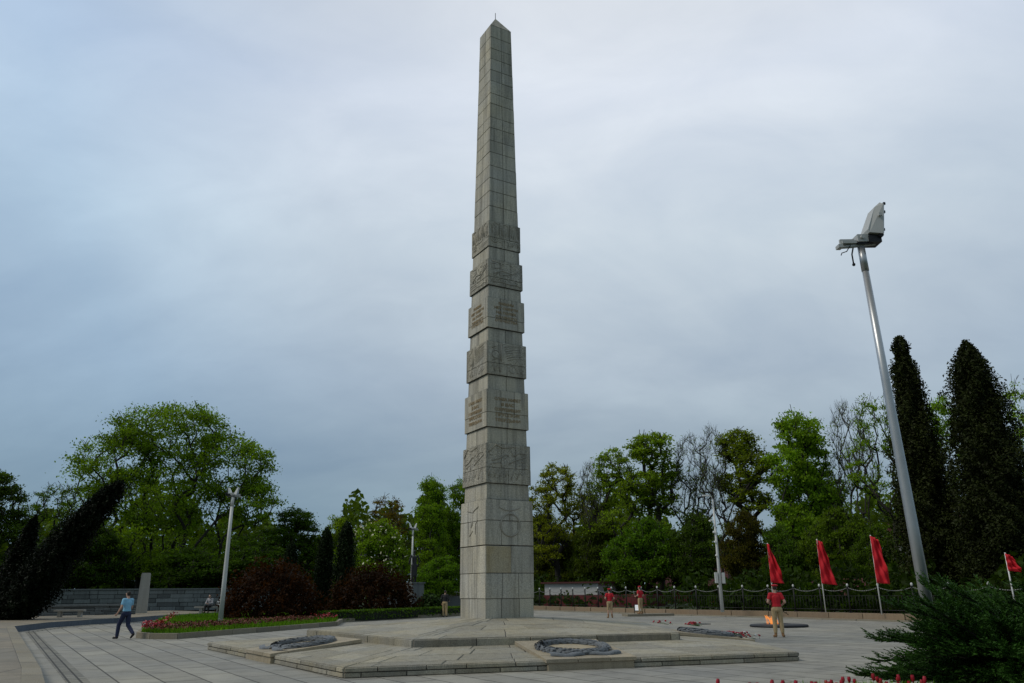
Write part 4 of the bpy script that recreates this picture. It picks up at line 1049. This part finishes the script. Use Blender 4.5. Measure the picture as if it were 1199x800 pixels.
# small slabs, spotlight, hatch
mb=MB(); mb.prism([(7.1,51.4),(10.2,52.3),(9.9,53.6),(6.9,52.7)],0,.14); tag(mb.build('stone_slab',M['kerb']),'low stone slab on the paving under the far guard in long trousers','slab')
root=empty('spotlight',(8.0,52.9,.14),R(-8),'small boxy ground spotlight shining white between the two far guards','spotlight')
mb=MB(); mb.box((0,0,.34),(.42,.3,.4)); mb.box((-.24,0,.2),(.04,.2,.4)); mb.box((.24,0,.2),(.04,.2,.4)); mb.build('housing',M['darkmetal'],root)
mb=MB(); mb.box((0,-.155,.36),(.38,.02,.34)); mb.build('lens',plain('white_lens',(.8,.82,.85),.2,0,.02,3,emit=((.9,.95,1),.35)),root)
mb=MB(); mb.tube([(0,0,0),(0,0,.02)],.55,24); o=mb.build('manhole_cover',M['darkmetal']); o.location=(8.9,39.6,0); tag(o,'dark round manhole cover in the paving between obelisk and flame','manhole')

# flowers laid on the right memorial
def bouquet(loc,n,r,label,seed,white=False):
    root=empty('bouquet',loc,0,label,'flowers'); rr_=random.Random(seed)
    st=MB(); bl=MB(); wl=MB()
    for k in range(n):
        x,y=rr_.gauss(0,r),rr_.gauss(0,r*.6); z=.05+rr_.uniform(0,.09)
        st.tube([(x,y,z),(x*.4+r,y*.3-.1,.02)],.006,4)
        t=wl if (white and rr_.random()<.22) else bl
        for q in range(4): t.sphere((x+rr_.gauss(0,.015),y+rr_.gauss(0,.015),z+.02+rr_.gauss(0,.01)),(.03,.03,.02),6,4)
    st.build('stems',M['stem'],root); bl.build('blossoms',M['petal'],root)
    if white: wl.build('white_blossoms',M['white'],root)
bouquet((6.55,30.1,.30),16,.2,'red bouquet lying at the inner corner of the right wreath tablet',1)
bouquet((7.35,27.6,.08),34,.28,'red and white bouquet lying against the right wreath tablet',2,True)
bouquet((5.5,31.0,.33),6,.3,'few loose red blooms on the platform left of the red bouquet',3)
bouquet((7.55,26.5,.05),5,.16,'small red blooms on the paving nearest the platform corner',4)

# ------------------------------------------------------------------ left wall, pylon, benches, statue
def stone_wall(label,a,b,h,z0,thick=.6):
    root=empty('stone_wall',(0,0,0),0,label,'wall')
    a,b=Vector(a),Vector(b); d=(b-a); L=d.length; d/=L; n_=Vector((d.y,-d.x))
    core=MB(); q=[a,b,b-n_*thick,a-n_*thick]; core.prism([tuple(v) for v in q],z0,z0+h-.12)
    core.build('core',M['mortar'],root)
    f=MB(); r=random.Random(3); rows=5; k=max(1,int(L/1.1))
    cs=lambda i:[0]+sorted(min(.999,max(.001,(j+r.uniform(.1,.9))/k)) for j in range(k))+[1]
    P=lambda v,z:(v.x,v.y,z)
    f.panels(P(a,z0),P(b,z0),P(b,z0+h-.12),P(a,z0+h-.12),[i/rows for i in range(rows+1)],cs,.05,.05,jit=.35,wob=.03)
    f.build('rough_blocks',M['wall'],root)
    c=MB(); q=[a+n_*.12,b+n_*.12,b-n_*(thick+.05),a-n_*(thick+.05)]; c.prism([tuple(v) for v in q],z0+h-.118,z0+h); c.build('coping',M['wall'],root)
stone_wall('long rough grey stone wall with coping running behind the bench and pylon',(-44,63.5),(-18,76.5),1.85,.2)
stone_wall('lower dark stone wall at the left edge behind the leaning conifer',(-40,50),(-26.5,57.2),.75,.2)
root=empty('pylon',(-27.6,60.5,.2),R(20),'pale square concrete pylon standing in front of the grey stone wall','pylon')
mb=MB(); a,b=.37,.30; mb.add([(-a,-a,0),(a,-a,0),(a,a,0),(-a,a,0),(-b,-b,2.85),(b,-b,2.85),(b,b,2.85),(-b,b,2.85)],[(0,1,5,4),(1,2,6,5),(2,3,7,6),(3,0,4,7),(4,5,6,7)]); mb.build('shaft',M['concrete'],root)
mb=MB(); mb.box((0,0,2.88),(.54,.54,.06)); mb.build('cap',M['concrete'],root)
def bench(loc,rz,label,Lb=1.75):
    root=empty('bench',loc,rz,label,'bench','pale stone benches')
    mb=MB(); mb.box((0,0,.42),(Lb,.45,.1)); mb.build('seat',M['concrete'],root)
    for s_ in (-.55,.62):
        mb=MB(); mb.prism([(s_-.1,-.18),(s_+.1,-.18),(s_+.1,.18),(s_-.1,.18)],0,.37); mb.build('leg',M['concrete'],root)
bench((-27.9,51.3,.235),R(10),'pale stone bench standing by the path right of the leaning conifer')
bench((-21.5,57.6,.265),R(8),'pale bench with a seated person behind the flower bed',2.0)
root=empty('bag',(-20.75,57.5,.745),0,'white bag beside the person sitting on the bench','bag')
mb=MB(); mb.prism([(-.2,-.1),(.2,-.1),(.2,.1),(-.2,.1)],0,.34); mb.tube([(-.1,0,.33),(-.06,0,.45),(.06,0,.45),(.1,0,.33)],.012,5); mb.build('body',M['paper'],root)

# low concrete wall behind the person in black
mb=MB(); mb.prism([(-12,74),(-3.8,78.5),(-4.1,79),(-12.3,74.5)],0,1.15); tag(mb.build('concrete_wall',M['wall']),'plain grey low wall behind the person in the black jacket','wall')

# ------------------------------------------------------------------ voxel figures
def vox(name,shapes,vx,mat,parent,smooth=2):
    bm=bmesh.new()
    for (p0,r0,p1,r1) in shapes:
        b=bmesh.new()
        for p,r in ((p0,r0),(p1,r1)):
            if not isinstance(r,(tuple,list)): r=(r,r,r)
            bmesh.ops.create_icosphere(b,subdivisions=2,radius=1,matrix=Matrix.Translation(p)@Matrix.Diagonal((*r,1)))
        res=bmesh.ops.convex_hull(b,input=b.verts)
        junk=[e for e in res['geom_interior']+res['geom_unused'] if isinstance(e,bmesh.types.BMVert) and e.is_valid]
        bmesh.ops.delete(b,geom=junk,context='VERTS')
        tmp=bpy.data.meshes.new('tmp'); b.to_mesh(tmp); b.free(); bm.from_mesh(tmp); bpy.data.meshes.remove(tmp)
    me=bpy.data.meshes.new(name); bm.to_mesh(me); bm.free()
    o=bpy.data.objects.new('tmp',me); col.objects.link(o)
    md=o.modifiers.new('r','REMESH'); md.mode='VOXEL'; md.voxel_size=vx; md.use_smooth_shade=True
    ms=o.modifiers.new('s','SMOOTH'); ms.iterations=smooth; ms.factor=.5
    dg=bpy.context.evaluated_depsgraph_get(); m2=bpy.data.meshes.new_from_object(o.evaluated_get(dg)); bpy.data.objects.remove(o)
    m2.name=name; m2.materials.clear(); m2.materials.append(mat)
    ob=bpy.data.objects.new(name,m2); return link(ob,parent)
V=Vector
def lerp(a,b,t): return V(a)*(1-t)+V(b)*t
def person(loc,rz,scale,label,J,top,topmat,legs,legmat,shoemat,headwear,vx=.011,group=None,legcut=1.,sleeve=.55,boots=False,kidname=('shirt','trousers')):
    root=empty('person',loc,rz,label,'person',group); root.scale=(scale,)*3
    pel=V(J.get('pel',(0,0,.94))); ch=V(J.get('ch',(0,.01,1.30))); nk=V(J.get('nk',(0,.005,1.46))); hd=V(J.get('hd',(0,.03,1.625)))
    sh={s:ch+V((s*.175,0,.10)) for s in (-1,1)}; hp={s:pel+V((s*.092,0,-.03)) for s in (-1,1)}
    kn={-1:V(J['lk']),1:V(J['rk'])}; an={-1:V(J['la']),1:V(J['ra'])}; el={-1:V(J['le']),1:V(J['re'])}; wr={-1:V(J['lw']),1:V(J['rw'])}
    toe={-1:V(J['lt']),1:V(J['rt'])}
    wa=lerp(pel,ch,.42)
    body=[(pel,(.15,.105,.10),wa,(.128,.092,.08)),(wa,(.128,.092,.08),ch,(.162,.105,.12)),(sh[-1],.058,sh[1],.058),(ch+V((0,0,.08)),(.1,.08,.06),nk,.056),(nk,.055,hd+V((0,-.01,-.06)),.055)]
    body+=[(hd,(.074,.09,.105),hd+V((0,.015,-.07)),(.056,.066,.05)),(hd+V((0,.088,-.0)),.012,hd+V((0,.105,-.028)),.016),
           (hd+V((-.076,-.005,-.01)),(.01,.018,.03),hd+V((-.078,-.012,.005)),(.01,.018,.02)),(hd+V((.076,-.005,-.01)),(.01,.018,.03),hd+V((.078,-.012,.005)),(.01,.018,.02)),
           (hd+V((-.035,.082,.018)),.012,hd+V((.035,.082,.018)),.012),(hd+V((-.02,.078,-.066)),.011,hd+V((.02,.078,-.066)),.011)]
    for s in (-1,1):
        body+=[(sh[s],.056,el[s],.042),(el[s],.041,wr[s],.028),(hp[s],.09,kn[s],.058),(kn[s],.057,lerp(kn[s],an[s],.3)+V((0,-.012,0)),.056),(lerp(kn[s],an[s],.3)+V((0,-.012,0)),.055,an[s],.038),(an[s],.04,toe[s],.03)]
        f=(wr[s]-el[s]).normalized(); cu=V(J.get('curl',(0,1,-.1))); cu=(cu-f*cu.dot(f)).normalized(); sd_=f.cross(cu).normalized()
        palm=wr[s]+f*.075; body.append((wr[s]+f*.015,(.026,.026,.026),palm,.032))
        for k,L in enumerate((.068,.078,.072,.055)):
            b0=palm+sd_*((k-1.5)*.021)+f*.015; b1=b0+f*L*.5+cu*.012; b2=b1+f*L*.32+cu*.035
            body+=[(b0,.011,b1,.0100),(b1,.0100,b2,.009)]
        t0=wr[s]+f*.04-sd_*.03*1; t1=t0-sd_*.025+f*.03+cu*.02; t2=t1+f*.028+cu*.012; body+=[(t0,.013,t1,.012),(t1,.012,t2,.010)]
    vox('body',body,vx*.75,M['skin'],root)
    k=.016
    shirt=[(pel+V((0,0,.07)),(.165+k*.3,.118,.05),wa,(.15,.11,.08)),(wa,(.148,.11,.08),ch,(.178,.122,.125)),(sh[-1],.072,sh[1],.072),(ch+V((0,0,.1)),(.10,.085,.06),nk+V((0,0,-.035)),.066)]
    for s in (-1,1): shirt.append((sh[s],.075,lerp(sh[s],el[s],min(1,sleeve)),.062))
    if sleeve>1:
        for s in (-1,1): shirt.append((el[s],.062,lerp(el[s],wr[s],.93),.043))
    vox(kidname[0],shirt,vx,topmat,root,3)
    tr_=[(pel+V((0,0,.05)),(.158,.113,.045),pel+V((0,-.005,-.06)),(.165,.118,.07))]
    for s in (-1,1):
        tr_.append((hp[s],.102,kn[s],.077))
        if legcut>=1: tr_+=[(kn[s],.077,lerp(kn[s],an[s],.5),.074),(lerp(kn[s],an[s],.5),.074,lerp(kn[s],an[s],.78 if boots else .95),.062)]
    vox(kidname[1],tr_,vx,legmat,root,3)
    for s in (-1,1):
        fd=(toe[s]-an[s]); 
        shp=[(an[s]+V((0,-.02,-.015)),.047,toe[s],.037),(an[s]+V((0,-.03,-.035)),.038,toe[s]+V((0,.0,-.0)),.036)]
        if boots: shp.append((an[s],.05,lerp(an[s],kn[s],.34),.054))
        so_=vox('boot' if boots else 'shoe',shp,vx,shoemat,root,2)
    if headwear=='hair':
        vox('hair',[(hd+V((0,-.018,.03)),(.078,.086,.088),hd+V((0,-.03,-.01)),(.074,.07,.07))],vx,M['hair'],root,2)
    elif headwear=='beret':
        vox('hair',[(hd+V((0,-.022,.02)),(.078,.082,.075),hd+V((0,-.035,-.02)),(.072,.062,.06))],vx,M['hair'],root,2)
        vox('beret',[(hd+V((0,-.005,.055)),(.089,.1,.035),hd+V((0,-.01,.06)),(.089,.1,.035)),(hd+V((.0,-.02,.085)),(.112,.118,.036),hd+V((.05,-.0,.08)),(.085,.1,.03))],vx,M['redcloth'],root,2)
    return root
# walking man, heading away to the left
WK=dict(lk=(-.09,.24,.50),la=(-.09,.26,.085),lt=(-.10,.44,.045),rk=(.10,-.04,.50),ra=(.10,-.40,.20),rt=(.10,-.30,.06),
        le=(-.27,-.02,1.14),lw=(-.29,.13,.93),re=(.25,.07,1.13),rw=(.23,.26,.98),hd=(0,.045,1.62))
person((-14.65,30.9,0),R(62),.99,'man in a light blue t-shirt and navy trousers walking past the flower bed',WK,'tshirt',M['tshirt'],'trousers',M['navy'],M['black'],'hair')
ST=dict(lk=(-.105,.03,.50),la=(-.12,-.01,.085),lt=(-.15,.16,.04),rk=(.105,.03,.50),ra=(.12,-.01,.085),rt=(.19,.15,.04),
        le=(-.29,-.06,1.15),lw=(-.17,.19,1.12),re=(.29,-.05,1.15),rw=(.20,.20,1.02),hd=(0,.025,1.625))
def rifle(loc,rz,scale,label):
    """muzzle down to the figure's right; local axes as the person's"""
    root=empty('rifle',loc,rz,label,'rifle','rifles held by the guards'); root.scale=(scale,)*3
    a=V((-.30,.20,1.24)); b=V((.42,.17,.72)); d=(b-a).normalized(); ups=V((d.z,0,-d.x)); ups=ups if ups.z>0 else -ups
    mb=MB(); mb.tube([a+d*.0,a+d*.2,a+d*.3],[.05,.034,.024],8); mb.tube([a+d*.5,a+d*.66],[.026,.022],8); mb.build('stock',M['wood'],root)
    mb=MB(); mb.tube([a+d*.27,a+d*.52],[.03,.028],8); mb.tube([a+d*.5,b],[.013,.011],8); mb.tube([a+d*.42-ups*.02,a+d*.46-ups*.10,a+d*.52-ups*.17],[.022,.02,.018],6); mb.tube([a+d*.78,a+d*.78+ups*.05],.009,5); mb.build('receiver',M['iron'],root)
gp_=[((9.12,28.45,0),R(-6),1.0,'guard in red beret and red shirt seen from behind beside the eternal flame',1.,True,'rifle held by the guard beside the eternal flame'),
     ((5.75,49.2,0),R(8),.97,'far guard in red shirt and knee-length khaki trousers, nearer the obelisk',.5,False,'rifle held by the far guard nearer the obelisk'),
     ((8.02,51.9,.14),R(40),.97,'far guard in red shirt and long khaki trousers beside the spotlight',1.,True,'rifle held by the far guard beside the spotlight')]
for i,(lc,rz,s_,lb,cut,bt_,rl) in enumerate(gp_):
    person(lc,rz,s_,lb,ST,'shirt',M['redcloth'],'trousers',M['khaki'],M['tanboot'],'beret',group='guards in red shirts',legcut=cut,boots=True,vx=.011 if i==0 else .014)
    rifle(lc,rz,s_,rl)
SN=dict(lk=(-.10,.02,.50),la=(-.11,0,.085),lt=(-.13,.16,.04),rk=(.10,.04,.50),ra=(.11,.02,.085),rt=(.13,.18,.04),
        le=(-.26,-.03,1.13),lw=(-.25,.06,.88),re=(.25,.0,1.13),rw=(.20,.2,1.05),hd=(.0,.03,1.62))
person((-4.58,53.9,0),R(-15),.97,'person in a black jacket and beige trousers standing left of the obelisk',SN,'jacket',M['black'],'trousers',M['khaki'],M['black'],'hair',vx=.014,sleeve=1.1,kidname=('jacket','trousers'))
SE=dict(pel=(0,0,.50),ch=(0,.08,.86),nk=(0,.12,1.02),hd=(0,.17,1.17),lk=(-.12,.46,.50),la=(-.12,.42,.09),lt=(-.13,.58,.04),rk=(.13,.46,.50),ra=(.13,.5,.09),rt=(.14,.66,.04),
        le=(-.25,.18,.68),lw=(-.08,.40,.66),re=(.25,.18,.68),rw=(.10,.38,.68))
person((-21.45,57.55,.29),R(172),.97,'person in pale top and dark trousers sitting bent forward on the bench',SE,'top',plain('pale_top',(.35,.34,.36),.85),'trousers',M['black'],M['black'],'hair',vx=.014,sleeve=1.1,kidname=('top','trousers'))

# statue left of the obelisk
root=empty('statue',(-7.55,61,.2),R(35),'dark bronze figure in a long coat standing on a grey pedestal','statue')
mb=MB(); mb.box((.1,0,1.0),(1.0,1.0,2.0)); mb.box((.1,0,2.03),(1.15,1.15,.1)); mb.box((.1,0,.1),(1.2,1.2,.18)); mb.build('pedestal',M['wall'],root)
s_=1.35; o=V((.0,0,2.08)); q=lambda x,y,z:o+V((x,y,z))*s_
vox('figure',[(q(-.12,0,.05),.09,q(-.1,0,.9),.13),(q(.12,.1,.05),.09,q(.1,0,.9),.13),(q(0,0,.35),(.24,.17,.1),q(0,0,.95),(.17,.13,.1)),(q(0,0,.95),(.17,.13,.1),q(0,.02,1.35),(.2,.14,.13)),
  (q(-.2,.0,1.42),.075,q(-.3,.05,1.12),.06),(q(-.3,.05,1.12),.055,q(-.2,.25,.98),.045),(q(.2,0,1.42),.075,q(.3,-.02,1.12),.06),(q(.3,-.02,1.12),.055,q(.28,.1,.85),.045),(q(0,.02,1.45),.06,q(0,.03,1.58),.06),(q(0,.04,1.66),(.085,.1,.12),q(0,.05,1.62),(.07,.08,.08))],.02,M['statue'],root,2)

# ------------------------------------------------------------------ buildings behind the trees
root=empty('pavilion',(8.3,75,0),R(-30),'white walled building with red brick base half hidden by trees left of the far guards','building')
mb=MB(); mb.box((0,0,.6),(10,5,1.2)); mb.build('brick_base',M['brick'],root)
mb=MB(); mb.box((-2.2,0,1.7),(5.4,4.9,.99)); mb.build('wall',M['plaster'],root)
mb=MB(); mb.prism([(-5.2,-2.7),(.8,-2.7),(.8,2.7),(-5.2,2.7)],2.2,2.34); mb.build('roof',M['roof'],root)
def house(loc,rz,d,label,mat):
    root=empty('house',loc,rz,label,'building')
    mb=MB(); mb.box((0,0,d[2]/2),d); mb.build('wall',M[mat],root)
    x,y,z=d[0]/2+.4,d[1]/2+.4,d[2]; h=d[1]*.38
    mb=MB(); mb.add([(-x,-y,z),(x,-y,z),(x,y,z),(-x,y,z),(-x,0,z+h),(x,0,z+h)],[(0,1,5,4),(2,3,4,5),(0,4,3),(1,2,5),(3,2,1,0)]); mb.build('roof',M['roof'],root)
    for k in (-.28,.28):
        mb=MB(); mb.box((k*d[0],-d[1]/2-.02,d[2]*.55),(1.0,.05,1.1)); wq=mb.build('window',M['white'],root); mb=MB(); mb.box((k*d[0],-d[1]/2-.05,d[2]*.55),(.84,.04,.94)); mb.build('pane',M['window'],wq)
house((23.6,57,.15),R(-30),(4.2,3,.95),'low red shed under trees between the second and third red flags','brick')
house((60,112,0),R(-35),(12,9,8),'red roofed house glimpsed far behind the third red flag','plaster')
house((20,92,0),R(-20),(8,6,1.9),'long red building behind the chain fence right of the far guards','brick')
